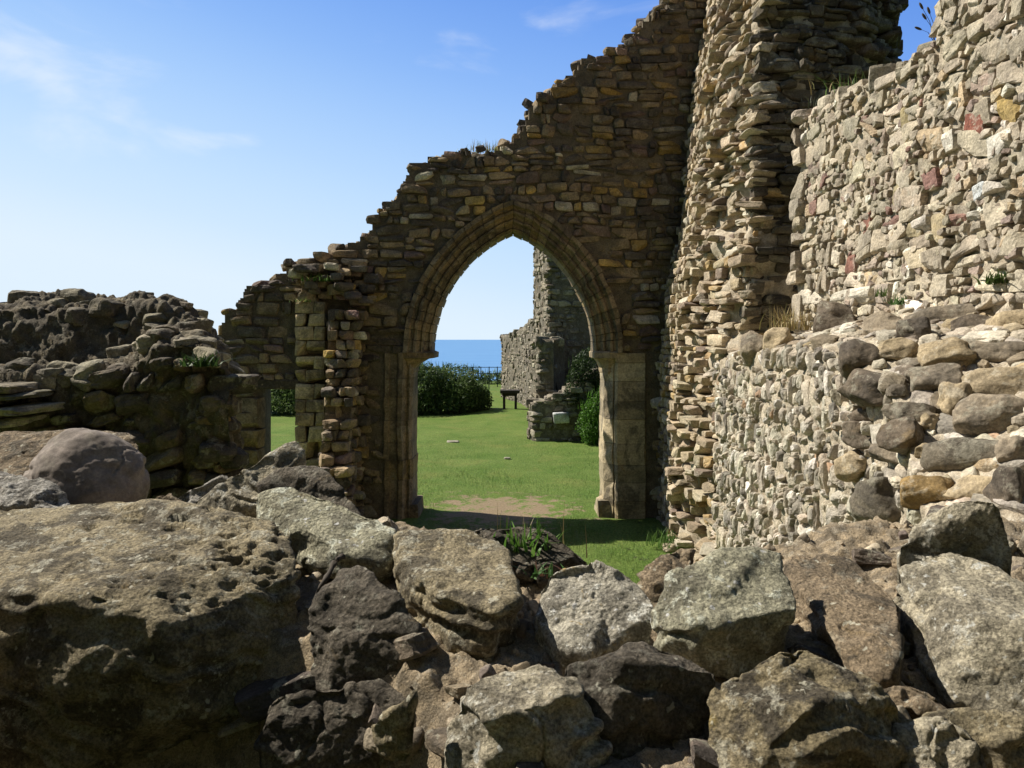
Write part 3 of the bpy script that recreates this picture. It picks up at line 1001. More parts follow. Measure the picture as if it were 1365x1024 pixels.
def build_upper_wall():
    root = empty("flint_wall", (3.4, 5.8, 0), "high sunlit wall of pale and reddish rubble rising above the cobbled slope", "ruined wall")
    ln = np.linalg.norm(UB - UA)
    prof = []
    for (px, py) in [(1068, 180), (1078, 152), (1092, 142), (1120, 130), (1150, 108), (1195, 98), (1214, 82), (1236, 62), (1249, 52), (1252, 20), (1262, -5), (1290, -50), (1340, -110), (1450, -200)]:
        s, Y = on_line(px, UA, UB)
        prof.append((s, EYE + (HY - py) / F * Y))
    top = lambda s: float(np.interp(s, [p[0] for p in prof], [p[1] for p in prof]))
    back_A, back_B = UA + np.array((0.9, .1)), UB + np.array((0.9, 0.1))
    front = [UA, UB]; back = [back_A, back_B]
    ribbon("mortar", front, back, 0.0, lambda a: top(a) - .03, lambda a: top(a) - .05, M_MORT_L, root, 200, 150, 24, amp=.03, fs=4, amp2=.016, seed=31)
    P0, length, _ = poly_path([UA, UB], outward=-1)

    def P(u, z):
        return P0(u, z, 0.04 + .03 * float(vnoise(np.array([u * 3, z * 3, 3.]), 12)))
    S = Stones(T_FLAT)
    ok = lambda u, z, w, h: z + h * .35 < top(u / ln) and not (z < 3.12 and rng.random() < .25)
    lay(S, P, 0.0, length, 2.3, 6.4, ok, hr=(.08, .24), wr=(.08, .31), depth=.2, prot=(-.02, .022), ang=.22, fill=.93, pal=PAL_U, split=.3, wob=.09, skip=.06, tone=lambda p: 1.3 if p[2] < 3.2 + .12 * math.sin(p[1] * 2.3) else 1.0)
    # small filling stones
    lay(S, P, 0.0, length, 2.3, 6.4, ok, hr=(.05, .09), wr=(.05, .11), depth=.1, prot=(-.015, .018), ang=.3, fill=.75, pal=PAL_U, split=0, skip=.25)
    # quoins at the broken end
    z = 2.5
    while z < 4.8:
        h = rng.uniform(.12, .3)
        p, t, n = P(0.02, z)
        S.add(p + n * -.1 + t * rng.uniform(-.02, .05), t, n, np.array([0, 0, 1.]), np.array([rng.uniform(.06, .13), .16, h / 2 * .93]), pick(PAL_U))
        z += h
    # capping stones
    u = 0
    while u < length:
        w = rng.uniform(.1, .3)
        zt = top((u + w / 2) / ln)
        for dep in (0.1, .35, .6, .8):
            p, t, n = P0(u + w / 2, zt - rng.uniform(.0, .06), -dep)
            t2, n2 = rot(t, n, rng.normal(0, .3))
            S.add(p, t2, n2, np.array([0, 0, 1.]), np.array([w / 2, rng.uniform(.09, .15), rng.uniform(.05, .1)]), pick(PAL_U))
        u += w * .9
    S.build("stone_cladding", M_LIT, root)
    # stones that stand out by their colour, where the photo shows them
    S2 = Stones(T_FLAT)
    for (px, py, w, h, colr, a) in [(1305, 167, .18, .15, (.24, .095, .07), -.12), (1160, 304, .14, .19, (.27, .13, .10), .1), (1223, 290, .15, .27, (.38, .32, .2), .0), (1342, 192, .2, .12, (.72, .68, .6), .05),
                                     (1270, 190, .16, .12, (.70, .66, .58), .1), (1200, 255, .10, .2, (.36, .31, .2), .05), (1215, 165, .12, .26, (.36, .30, .17), .15), (1140, 352, .16, .13, (.28, .14, .11), 0),
                                     (1245, 240, .18, .12, (.26, .15, .13), .05), (1282, 295, .17, .12, (.3, .18, .15), 0), (1350, 150, .14, .17, (.42, .31, .13), .1), (1310, 255, .12, .1, (.55, .58, .6), .1),
                                     (1140, 397, .62, .13, (.72, .67, .57), 0), (1085, 396, .34, .14, (.66, .6, .5), 0), (1225, 345, .3, .13, (.55, .47, .34), 0)]:
        s, Y = on_line(px, UA, UB)
        p, t, n = P(s * ln, EYE + (HY - py) / F * Y)
        p = p - n * .03
        t2, b2 = rot(t, np.array([0, 0, 1.]), a)
        S2.add(p - n * .07, t2, n, b2, np.array([w / 2 * 1.1, .108, h / 2 * 1.1]), np.array(colr) * .9)
    S2.build("coloured_cladding", M_LIT, root)
    return root


UPPER = build_upper_wall()

# ------------------------------------------------------------------ the lower wall below it, its core broken to a slope near the viewer
PAL_L = [((0.42, 0.36, 0.27), 5), ((0.50, 0.45, 0.36), 4), ((0.34, 0.30, 0.24), 3), ((0.28, 0.25, 0.21), 2), ((0.64, 0.6, 0.53), 1.2), ((0.40, 0.26, 0.15), .5)]
PAL_L = [(tuple(min(.8, (.8 * v + .2 * sum(c) / 3) * 1.02) for v in c), w) for c, w in PAL_L]
PAL_C = [((0.22, 0.18, 0.13), 4), ((0.27, 0.22, 0.15), 3), ((0.17, 0.14, 0.11), 3), ((0.33, 0.26, 0.16), 1.5)]


def build_lower_wall():
    root = empty("cobbled_wall", (2.4, 5.5, 0), "low sunlit rubble wall with slivers of flint, breaking into a slope of dark cobbles set in mortar", "ruined wall")
    front = [(2.22, 8.5), (2.13, 7.0), (2.10, 5.4), (2.06, 4.3), (1.86, 3.6), (1.66, 3.05), (1.85, 2.4)]
    back = [(3.1, 8.3), (3.15, 7.0), (3.2, 5.8), (3.25, 5.0), (3.3, 4.5), (3.4, 4.0), (3.4, 3.0)]
    L1 = np.concatenate([[0], np.cumsum(np.linalg.norm(np.diff(np.array(front), axis=0), axis=1))])
    zf = lambda a: float(np.interp(a * L1[-1], L1, [2.40, 2.52, 2.62, 2.40, 1.98, 1.80, 1.72]))
    zb = lambda a: float(np.interp(a * L1[-1], L1, [2.72, 2.84, 2.9, 2.9, 2.92, 2.9, 2.7]))
    # back line matched to the same fractions as the front line
    back_r = []
    for a in np.linspace(0, 1, 40):
        back_r.append([np.interp(a * L1[-1], L1, [b[k] for b in back]) for k in (0, 1)])
    core, G, N = ribbon("mortar", resample(front, 40), back_r, 0.0, zf, zb, M_MORT_L, root, 330, 90, 120, amp=.055, fs=3.2, amp2=.02, seed=41)
    P0, length, cum = poly_path(front, outward=-1)
    P = lambda u, z: P0(u, z, 0.035)
    S = Stones(T_RUBH)
    ok = lambda u, z, w, h: z + h * .3 < zf(u / length)
    lay(S, P, 0.0, cum[3] + .15, .3, 2.75, ok, hr=(.12, .30), wr=(.05, .13), depth=.16, prot=(-.03, .035), ang=.28, fill=.9, pal=PAL_L, split=.55, wob=.16, skip=.12)
    lay(S, P, 0.0, cum[3] + .15, .3, 2.75, ok, hr=(.05, .14), wr=(.03, .09), depth=.1, prot=(-.03, .04), ang=.5, fill=.8, pal=PAL_L, split=.2, wob=.2, skip=.5, seed=9)
    lay(S, P, cum[3] + .15, length, .3, 2.5, ok, hr=(.06, .14), wr=(.08, .2), depth=.14, prot=(-.03, .03), ang=.2, fill=.85, pal=PAL_L, split=.05, wob=.08, skip=.45)
    # stones bedded in the broken top and slope
    nu, nv = G.shape[:2]
    for k in range(900):
        i = rng.integers(2, nu - 2); j = rng.integers(92, 90 + 112)
        p, n = G[i, j], N[i, j]
        a = rng.uniform(0, 6.28)
        ref = np.array([0.2, 1, 0]); ref = ref - n * (ref @ n); ref /= np.linalg.norm(ref)
        t, b = rot(ref, np.cross(n, ref), rng.normal(0, .4))
        s = rng.uniform(.015, .075) ** 1.0
        S.add(p + n * (-.3 * s), t, n, b, np.array([s * rng.uniform(1, 1.6), s * .8, s * rng.uniform(.6, 1)]), pick(PAL_L if rng.random() < .6 else PAL_C))
    S.build("stone_cladding", M_LIT, root)
    # the larger cobbles, one by one
    V = G.reshape(-1, 3); Nn = N.reshape(-1, 3)
    pxs = CX + V[:, 0] / V[:, 1] * F
    pys = HY - (V[:, 2] - EYE) / V[:, 1] * F
    facing = (Nn * (np.array([0, 0, EYE]) - V)).sum(1) > 0
    cob = [(1116, 437, 54, 46, 'd'), (1150, 478, 52, 44, 'd'), (1156, 517, 76, 42, 'd'), (1213, 450, 46, 34, 'd'), (1245, 510, 60, 44, 'g'), (1215, 549, 64, 34, 'g'), (1210, 578, 48, 42, 'd'),
           (1150, 581, 58, 32, 'd'), (1152, 554, 60, 22, 'd'), (1295, 607, 116, 46, 'D'), (1188, 607, 64, 22, 'g'), (1186, 665, 84, 60, 'D'), (1240, 655, 64, 40, 'o'), (1295, 656, 70, 36, 't'),
           (1268, 474, 66, 36, 't'), (1322, 560, 92, 54, 'g'), (1330, 470, 84, 28, 'g'), (1258, 424, 92, 26, 'g'), (1306, 432, 64, 22, 'd'), (1198, 472, 46, 36, 't'), (1345, 658, 50, 48, 'd'),
           (1160, 728, 76, 54, 't'), (1320, 515, 110, 40, 't'), (1185, 437, 60, 30, 'g'), (1275, 535, 36, 40, 't'), (1085, 425, 44, 30, 'g'), (1350, 430, 60, 26, 't'), (1235, 600, 30, 20, 't'), (1140, 620, 44, 40, 't'), (1195, 520, 24, 18, 'g'),
           (1180, 700, 40, 30, 'g'), (1240, 560, 22, 26, 't'), (1355, 600, 40, 34, 'g'), (1010, 466, 36, 40, 'g'), (1040, 462, 34, 34, 't')]
    colr = {'d': (0.13, 0.105, 0.08), 'D': (0.15, 0.13, 0.10), 'g': (0.24, 0.20, 0.15), 'o': (0.30, 0.20, 0.08), 't': (0.36, 0.29, 0.19)}
    names = {'D': "large dark weathered cobble", 'o': "yellow ochre stained cobble"}
    for (px, py, w, h, c) in cob:
        dd = (pxs - px) ** 2 + (pys - py) ** 2 + np.where(facing, 0, 1e6)
        near = np.argsort(dd)[:12]
        i = near[np.argmin(V[near, 1])]
        p, n = V[i], Nn[i]
        Y = p[1]
        view = p - np.array([0, 0, EYE]); view /= np.linalg.norm(view)
        right = np.cross(view, np.array([0, 0, 1.])); right /= np.linalg.norm(right)
        n = n + np.array([0, 0, .0]); n /= np.linalg.norm(n)
        nn = -view * .6 + n * .6; nn /= np.linalg.norm(nn)
        t = right - nn * (right @ nn); t /= np.linalg.norm(t)
        b = np.cross(t, -nn); b = b if b[2] > 0 else -b
        S1 = Stones(T_COB)
        hw, hh = w / 2 / F * Y * 1.06, h / 2 / F * Y * 1.1
        t2, b2 = rot(t, b, rng.normal(0, .1))
        S1.add(p + nn * hh * .18, t2, nn, b2, np.array([hw, max(.05, min(hw, hh) * 1.15), hh]), np.array(colr[c]) * rng.uniform(.85, 1.15))
        o = S1.build("cobble", M_LIT if c in 'to' else M_DARKR, root, smooth=True)
        if c in names:
            o["label"] = names[c]
    return root, G, N


LOWER, LG, LN = build_lower_wall()

# ------------------------------------------------------------------ the ruined mound of wall on the other side
def build_mound():
    root = empty("ruined_mound", (-4.5, 7.7, 0), "dark ruined lump of rubble wall beside the small doorway, with a broken sunlit top", "ruined wall")
    def prof(pts, Y):
        x = [(p[0] - CX) / F * Y for p in pts]; z = [EYE + (HY - p[1]) / F * Y for p in pts]
        return x, z
    YF, YB = 7.0, 8.5
    fx, fz = prof([(-300, 510), (-100, 505), (34, 500), (114, 500), (152, 490), (229, 462), (267, 455), (286, 468), (300, 480), (309, 500)], YF)
    bx, bz = prof([(-300, 400), (-100, 402), (0, 404), (40, 399), (90, 400), (130, 398), (185, 402), (230, 411), (262, 431), (285, 458), (297, 485), (306, 505)], YB)
    x0, x1 = fx[0], fx[-1]
    b0, b1 = bx[0], bx[-1]
    zf = lambda a: float(np.interp(x0 + (x1 - x0) * a, fx, fz))
    zb = lambda a: float(np.interp(b0 + (b1 - b0) * a, bx, bz))
    core, G, N = ribbon("mortar", [(x0, YF), (x1, YF)], [(b0, YB), (b1, YB)], 0.0, zf, zb, M_DARKR_CORE, root, 300, 70, 90, amp=.2, fs=1.6, amp2=.07, seed=51, g=lambda s: np.interp(s, [0, .42, .58, 1], [0, .12, .86, 1]))
    S = Stones(T_RUBH)
    PAL_M = [((0.12, 0.098, 0.07), 4), ((0.16, 0.125, 0.08), 3), ((0.085, 0.072, 0.06), 3), ((0.2, 0.145, 0.075), 1)]
    P0, length, _ = poly_path([(x0, YF), (x1, YF)], outward=-1)
    lay(S, lambda u, z: P0(u, z, .07), 0, length, 0, 3.0, lambda u, z, w, h: z + h * .4 < zf(u / length), hr=(.10, .22), wr=(.14, .42), depth=.3, prot=(-.05, .08), ang=.12, fill=.92, pal=PAL_M, split=.2, skip=.12)
    # end face by the doorway
    P1, l1, _ = poly_path([(x1, YF), (b1, YB)], outward=-1)
    lay(S, lambda u, z: P1(u, z, .02), 0, l1, 0, 2.5, lambda u, z, w, h: z + h * .3 < 2.3, hr=(.10, .2), wr=(.14, .36), depth=.3, prot=(-.05, .08), ang=.1, fill=.93, pal=PAL_M, split=.2, skip=.08)
    nu, nv = G.shape[:2]
    PAL_M_LIT = [((0.22, 0.195, 0.145), 3), ((0.29, 0.26, 0.19), 2), ((0.14, 0.12, 0.09), 2)]  # lighter than the face stones: sunlight on the top put into the colour
    for k in range(170):
        i = rng.integers(0, nu); j = rng.integers(68, 70 + 89)
        p, n = G[i, j], N[i, j]
        t, b = rot(np.array([1., 0, 0]), np.array([0, 1., 0]), rng.uniform(-.6, .6))
        s = rng.uniform(.05, .20)
        upv = np.array([0, 0, 1.]) + n * .4; upv /= np.linalg.norm(upv)
        t = t - upv * (t @ upv); t /= np.linalg.norm(t)
        bb = np.cross(upv, t)
        S.add(p + np.array([0, 0, -.03]), t, bb, upv, np.array([s, s * rng.uniform(.6, .9), s * rng.uniform(.35, .8)]) * .8, pick(PAL_M_LIT))
    # flat slabs at the outer end, lower down
    for (px, py, w) in ((18, 517, .3), (20, 527, .42), (-30, 535, .5), (40, 545, .35), (12, 560, .5), (-20, 548, .5)):
        p = PX(px, py, 6.7)
        S.add(p, np.array([1., 0, 0]), np.array([0, 1., 0]), np.array([0, .0, 1.]), np.array([w / 2, .3, .04]), pick(PAL_M_LIT))
    S.build("stone_cladding", M_DARKR, root)
    return root


M_DARKR_CORE = stone_mat("dark rubble core", (0.125, 0.105, 0.075), lichen=(0.32, 0.29, 0.22), lichen_amt=0.2, stain_amt=0.5, ochre_amt=0.1, bump=1.0, scale=1.2, bdist=0.02)
MOUND = build_mound()

# ------------------------------------------------------------------ ruins, table, bushes beyond the arch
PAL_F = [((0.30, 0.26, 0.20), 3), ((0.37, 0.33, 0.26), 3), ((0.23, 0.20, 0.16), 2), ((0.44, 0.40, 0.32), 1)]
PAL_F = [(tuple(v * .75 for v in c), w) for c, w in PAL_F]


def far_wall(name, label, cat, front, thick, zf, nu, pal, hr=(.09, .2), wr=(.12, .38), seed=61, back_dir=None):
    P0, length, _ = poly_path(front, outward=-1)
    fr = resample(front, 24)
    back = fr + np.array(back_dir if back_dir else (0, thick))
    root = empty(name, (float(fr[:, 0].mean()), float(fr[:, 1].mean() + thick / 2), 0), label, cat)
    ribbon("mortar", fr, back, -0.1, zf, zf, M_FAR_M, root, nu, 30, 10, amp=.05, fs=1.5, amp2=.03, seed=seed)
    S = Stones(T_RUB)
    lay(S, lambda u, z: P0(u, z, .01), 0, length, 0, 8.5, lambda u, z, w, h: z + h * .3 < zf(u / length), hr=hr, wr=wr, depth=.3, prot=(-.04, .06), ang=.08, fill=.92, pal=pal, split=.2, skip=.06)
    u = 0
    while u < length:
        w = rng.uniform(.15, .4)
        p, t, n = P0(u, zf(u / length) - .03, -rng.uniform(.05, thick * .8))
        S.add(p, t, n, np.array([0, 0, 1.]), np.array([w / 2, .2, rng.uniform(.06, .14)]), pick(pal))
        u += w * .6
    S.build("stone_cladding", M_FAR, root)
    return root


M_FAR = stone_mat("far stone", lichen=(0.45, 0.42, 0.36), lichen_amt=.15, stain_amt=.35, bump=.8, scale=.5, bdist=.03)
M_FAR_M = stone_mat("far mortar", (0.16, 0.14, 0.11), lichen_amt=.1, stain_amt=.4, bump=1.0, scale=.6, bdist=.03)
far_wall("tower_ruin", "tall fragment of a ruined tower with a pale sunlit edge, seen through the arch", "ruined tower",
         [(0.74, 25.2), (0.72, 24.0), (1.02, 22.4), (1.6, 22.3), (5.2, 22.8)], 1.2, lambda a: float(np.interp(a, [0, .1, .3, 1], [6.0, 7.4, 7.8, 7.2])), 80, PAL_F, back_dir=(0.5, 1.6))
far_wall("broken_wall", "low sunlit broken wall standing out towards the sea behind the tower fragment", "ruined wall",
         [(-0.28, 39.5), (-0.46, 35.6), (0.2, 33.0), (0.95, 27.4)], .8, lambda a: float(np.interp(a, [0, .2, .4, .55, .75, 1], [2.4, 2.75, 2.8, 2.95, 3.2, 3.5])), 90, PAL_F, back_dir=(0.9, .6))
far_wall("wall_stump", "upright broken stump of wall against the foot of the tower fragment", "ruined wall",
         [(0.62, 23.2), (0.55, 21.7), (0.72, 21.2), (1.12, 21.15)], .8, lambda a: float(np.interp(a, [0, .3, .55, .8, 1], [1.9, 2.3, 2.45, 2.62, 2.6])), 50, PAL_F, back_dir=(.35, .8))
far_wall("low_wall", "knee-high dark wall with a sloping top, beside the round green bush", "ruined wall",
         [(0.60, 21.4), (0.44, 20.75), (0.56, 20.4), (1.5, 20.3), (3.4, 20.6)], .7, lambda a: float(np.interp(a, [0, .18, .32, .5, .7, 1], [.95, .98, 1.0, 1.3, 1.75, 2.2])), 80, PAL_F, back_dir=(.15, .7))


def box_stone(name, c, half, col, mat, parent=None, label=None, cat=None, tpl=T_ASH, yaw=0.0):
    S = Stones(tpl)
    t, n = rot(np.array([1., 0, 0]), np.array([0, -1., 0]), yaw)
    S.add(np.array(c, float), t, n, np.array([0, 0, 1.]), np.array(half), np.array(col))
    if parent is None:
        o = S.build(name, mat, None, True, origin=(c[0], c[1], c[2] - half[2]))
    else:
        o = S.build(name, mat, parent, True)
    return set_props(o, label, cat)


box_stone("stone_block", (1.26, 20.2, 0.62), (0.2, 0.09, 0.14), (0.55, 0.57, 0.6), M_ASH, None, "pale squared stone set against the low wall, left of the bush", "stone block")
bpy.data.objects["stone_block"]["label"] = "pale squared stone set against the low wall beside the bush"

tb = empty("stone_table", (-0.07, 28.6, 0.12), "dark thick-topped table on two stout legs, out on the lawn", "table")
M_DK = plain_mat("dark weathered wood", (0.045, 0.038, 0.032))
def slab(name, x0, x1, y0, y1, z0, z1, parent):
    bm = bmesh.new()
    bmesh.ops.create_cube(bm, size=1.0)
    bmesh.ops.scale(bm, vec=(x1 - x0, y1 - y0, z1 - z0), verts=bm.verts)
    bmesh.ops.translate(bm, vec=((x0 + x1) / 2, (y0 + y1) / 2, (z0 + z1) / 2), verts=bm.verts)
    bmesh.ops.bevel(bm, geom=bm.edges[:], offset=0.012, segments=2, affect='EDGES')
    V = np.array([v.co[:] for v in bm.verts])
    fs = {}
    for f in bm.faces:
        fs.setdefault(len(f.verts), []).append([v.index for v in f.verts])
    bm.free()
    return mesh_obj(name, V, [np.array(v) for v in fs.values()], M_DK, parent)
slab("table_top", -0.43, 0.28, 28.3, 28.95, 0.68, 0.79, tb)
slab("apron", -0.34, 0.19, 28.42, 28.85, 0.58, 0.68, tb)
slab("leg", -0.33, -0.24, 28.4, 28.85, 0.05, 0.58, tb)
slab("leg", 0.09, 0.18, 28.4, 28.85, 0.05, 0.58, tb)

for i, (px, py, w, lab) in enumerate([(604, 590, .3, "flat pale stone set flush in the lawn short of the hedge"), (676, 613, .14, "small pale stone in the grass halfway to the low wall"),
                                      (650, 547, .7, "flat slab of stone in the grass between hedge and table")]):
    Y = EYE * F / (py - HY)
    p = PX(px, py, Y)
    box_stone("flat_stone", (p[0], Y, 0.02), (w / 2, w * .4, .035), (0.30, 0.28, 0.23), M_LIT, None, lab, "stone", T_RUB)


def blades(name, base_pts, heights, width, lean, pal, mat, parent=None, label=None, cat=None, kind=None, segs=3, origin=None):
    """curved tapering blades, one strip each"""
    m = len(base_pts)
    B = np.asarray(base_pts, float); h = np.asarray(heights, float)
    az = rng.uniform(0, 2 * math.pi, m)
    ln = np.abs(rng.normal(0, lean, m))
    dirv = np.stack([np.cos(az), np.sin(az), 0 * az], -1)
    side = np.stack([-np.sin(az), np.cos(az), 0 * az], -1)
    rows = []
    for k in range(segs + 1):
        s = k / segs
        c = B + dirv * (ln * h * s ** 1.8)[:, None] + np.array([0, 0, 1.]) * (h * s * (1 - .25 * np.minimum(ln, 1.5) * s))[:, None]
        w = width * (1 - s) ** .8 * (1 if np.isscalar(width) else 1)
        w = np.maximum(w, width * .08)
        rows.append(c - side * w / 2); rows.append(c + side * w / 2)
    V = np.stack(rows, 1)
    nr = V.shape[1]
    f = np.array([[2 * k, 2 * k + 1, 2 * k + 3, 2 * k + 2] for k in range(segs)])
    Fc = (f[None] + (np.arange(m) * nr)[:, None, None]).reshape(-1, 4)
    pc = np.array([pick(pal) for _ in range(120)])[rng.integers(0, 120, m)]
    o = mesh_obj(name, V.reshape(-1, 3), [Fc], mat, parent, np.repeat(pc, nr, 0), origin=origin)
    return set_props(o, label, cat, None, kind)


def leaf_cloud(name, blobs, count, size, pal, parent=None, label=None, cat=None, shell=.5, origin=None, zmin=0.02, mat=None, lump=.5):
    """foliage: small folded leaves through ellipsoid volumes, denser to the outside; blobs: (centre, radii)"""
    vols = np.array([np.prod(b[1]) ** (2 / 3) for b in blobs]); vols /= vols.sum()
    bi = rng.choice(len(blobs), count, p=vols)
    C = np.array([b[0] for b in blobs])[bi]; Rr = np.array([b[1] for b in blobs])[bi]
    d = rng.normal(size=(count, 3)); d /= np.linalg.norm(d, axis=1, keepdims=True)
    r = (shell + (1 - shell) * rng.random(count) ** .7) * (1 + lump * fbm(C + d * Rr, 2.2, 3, 5))
    P = C + d * Rr * r[:, None]
    P = P[P[:, 2] > zmin]; m = len(P)
    a = rng.normal(size=(m, 3)); a /= np.linalg.norm(a, axis=1, keepdims=True)
    b = np.cross(a, rng.normal(size=(m, 3))); b /= np.linalg.norm(b, axis=1, keepdims=True)
    s = size * rng.uniform(.6, 1.3, (m, 1))
    w = s * .42
    V = np.stack([P - a * s, P + b * w, P + a * s, P - b * w], 1).reshape(-1, 3)
    Fc = np.arange(4 * m).reshape(m, 4)
    tone = 0.75 + .5 * (fbm(P, 1.7, 3, 3) * .5 + .5)
    col = np.array([pick(pal) for _ in range(200)])[rng.integers(0, 200, m)] * tone[:, None]
    o = mesh_obj(name, V, [Fc], mat or M_LEAF, parent, np.repeat(col, 4, 0), origin=origin)
    return set_props(o, label, cat)


PAL_G = [((0.05, 0.10, 0.02), 3), ((0.075, 0.135, 0.03), 3), ((0.035, 0.07, 0.018), 2)]
PAL_H = [((0.06, 0.10, 0.03), 3), ((0.11, 0.16, 0.05), 3), ((0.04, 0.07, 0.022), 2)]


def shrub(name, loc, blobs, count, size, pal, label, cat, group=None, shell=.55):
    root = empty(name, loc, label, cat, group)
    leaf_cloud("foliage", blobs, count, size, pal, root, shell=shell)
    pts, hs = [], []
    for (c, r) in blobs:
        for k in range(int(40 * r[0] / max(.3, size * 10)) + 12):
            d = rng.normal(size=3); d[2] = abs(d[2]) + .3; d /= np.linalg.norm(d)
            pts.append(np.array(c) + d * np.array(r) * rng.uniform(.7, 1.05)); hs.append(size * rng.uniform(3, 7))
    blades("foliage", pts, hs, size * .5, .5, [(tuple(v * 1.35 for v in q), w) for q, w in pal], M_LEAF, root)
    V, Fs = [], []
    for (c, r) in blobs:
        for k in range(5):
            p0 = np.array([loc[0] + (c[0] - loc[0]) * .5 + rng.uniform(-.1, .1), c[1] + rng.uniform(-.1, .1), -0.02])
            p1 = np.array(c) + rng.normal(0, .35, 3) * np.array(r)
            a = len(V)
            for q, rad in ((p0, .025), ((p0 + p1) / 2 + rng.normal(0, .04, 3), .016), (p1, .006)):
                for h in range(5):
                    V.append(q + rad * np.array([math.cos(h * 1.2566), math.sin(h * 1.2566), 0]))
            for lv in range(2):
                for h in range(5):
                    Fs.append((a + lv * 5 + h, a + lv * 5 + (h + 1) % 5, a + lv * 5 + 5 + (h + 1) % 5, a + lv * 5 + 5 + h))
    mesh_obj("stem", np.array(V), [np.array(Fs)], M_BARK, root)
    return root


shrub("round_bush", (2.1, 19.7, 0), [((2.12, 19.7, .62), (.48, .5, .68)), ((2.3, 19.8, .9), (.4, .42, .5)), ((2.0, 19.6, .4), (.34, .38, .42))], 9000, .035,
      [((0.06, 0.15, 0.015), 3), ((0.085, 0.19, 0.022), 3), ((0.04, 0.10, 0.015), 1)], "bright green rounded bush beside the arch jamb", "bush")
# hedge: six neighbouring shrubs
hx = [(-9.6, 28.0, 1.0, 1.55, "far end shrub of the hedge, half hidden behind the small doorway"), (-7.4, 27.8, 1.3, 1.75, "shrub of the hedge seen through the small doorway"),
      (-5.4, 27.8, 1.2, 1.6, "hedge shrub hidden mostly by the arch jamb"), (-3.6, 27.7, 1.25, 1.85, "tallest dark shrub of the hedge, beside the arch jamb"),
      (-2.1, 27.9, .95, 1.55, "feathery light-topped shrub in the middle of the hedge"), (-1.35, 28.6, .6, 1.05, "lowest shrub at the open end of the hedge near the table")]
for (x, y, r, h, lab) in hx:
    shrub("hedge_shrub", (x, y, 0), [((x, y, h * .42), (r, .95, h * .55)), ((x - r * .4, y + .3, h * .62), (r * .6, .7, h * .36)), ((x + r * .45, y - .1, h * .55), (r * .55, .7, h * .36)), ((x, y - .4, .3), (r * 1.0, .6, .42))],
          int(9000 * r), .06, PAL_H, lab, "shrub", "shrubs of the hedge on the lawn")
shrub("ivy", (2.0, 20.9, 0), [((1.75, 20.55, 1.6), (.38, .3, .5)), ((2.1, 20.5, 1.8), (.5, .35, .6)), ((1.6, 20.4, 1.1), (.28, .2, .35)), ((2.3, 20.5, 1.0), (.5, .3, .8))], 4500, .045,
      [((0.025, 0.045, 0.015), 3), ((0.04, 0.07, 0.02), 2)], "dark ivy climbing the low wall behind the round bush", "ivy")
shrub("cliff_scrub", (-2.0, 46.5, 0), [((-3.5, 46.5, .4), (2.0, .8, .7)), ((-.9, 46.3, .25), (1.2, .8, .45)), ((-6.5, 46.5, .5), (2.0, .8, .9))], 9000, .07, PAL_H, "low dark scrub along the cliff edge below the sea", "scrub")

# railing along the cliff edge
rl = empty("cliff_railing", (-1.0, 43.5, 0), "thin dark railing along the cliff edge in front of the sea", "railing")
M_RAIL = plain_mat("dark iron", (0.05, 0.06, 0.07), .6)
for px in (630, 641, 652, 663, 674):
    p = PX(px, 500, 43.5)
    slab_o = slab("post", p[0] - .025, p[0] + .025, 43.47, 43.53, -.05, 1.12, rl)
    slab_o.data.materials[0] = M_RAIL
for z in (.35, .72, 1.06):
    q = slab("rail", -3.2, .2, 43.485, 43.515, z, z + .035, rl)
    q.data.materials[0] = M_RAIL

# ------------------------------------------------------------------ the rubble wall top under the viewer
def plane_Y(py, hs):
    """distance at which photo row py meets the wall-top plane raised by hs"""
    return F * (1.13 - hs) / (py - 242.0)


def FG(px, py, hs):
    return PX(px, py, plane_Y(py, hs))


def wall_top(X, Y):
    z = EYE - (0.72 + (2.4 - Y) * 0.2)
    back = np.interp(X, [-3.5, -1.0, -.6, -.2, .05, .18, .5, .8, 1.15, 1.5, 2.6], [3.4, 3.1, 2.8, 2.62, 2.5, 2.34, 2.32, 2.55, 2.75, 2.8, 2.8])
    near = np.interp(X, [-3, -.75, -.45, -.2, -.05, .1, .35, 3], [2.08, 2.08, 2.0, 1.88, 1.70, 1.35, 1.0, 1.0])
    z = z - np.maximum(0, Y - 2.5) * .25 * (X < -.5)
    z = z - np.maximum(0, Y - back) * 4.0
    z = z - np.maximum(0, near - Y) * np.interp(X, [-.45, -.1, .35], [2.0, 1.5, 3.0])
    sh = np.clip((-1.17 - X) / .14, 0, 1) * np.clip((Y - 1.05) / .12, 0, 1) * np.clip((1.84 - Y) / .12, 0, 1)      # unseen shoulder of the wall, raised to shade the near hollow
    z = z + sh * (2.62 - z)
    return np.maximum(z, -0.05)


B_WEDGE = stone_mat('wedge stone', lichen=(0.34, 0.32, 0.25), lichen_amt=.25, stain_amt=.6, bump=1.0, scale=2.6, bdist=.008, spots=.4)


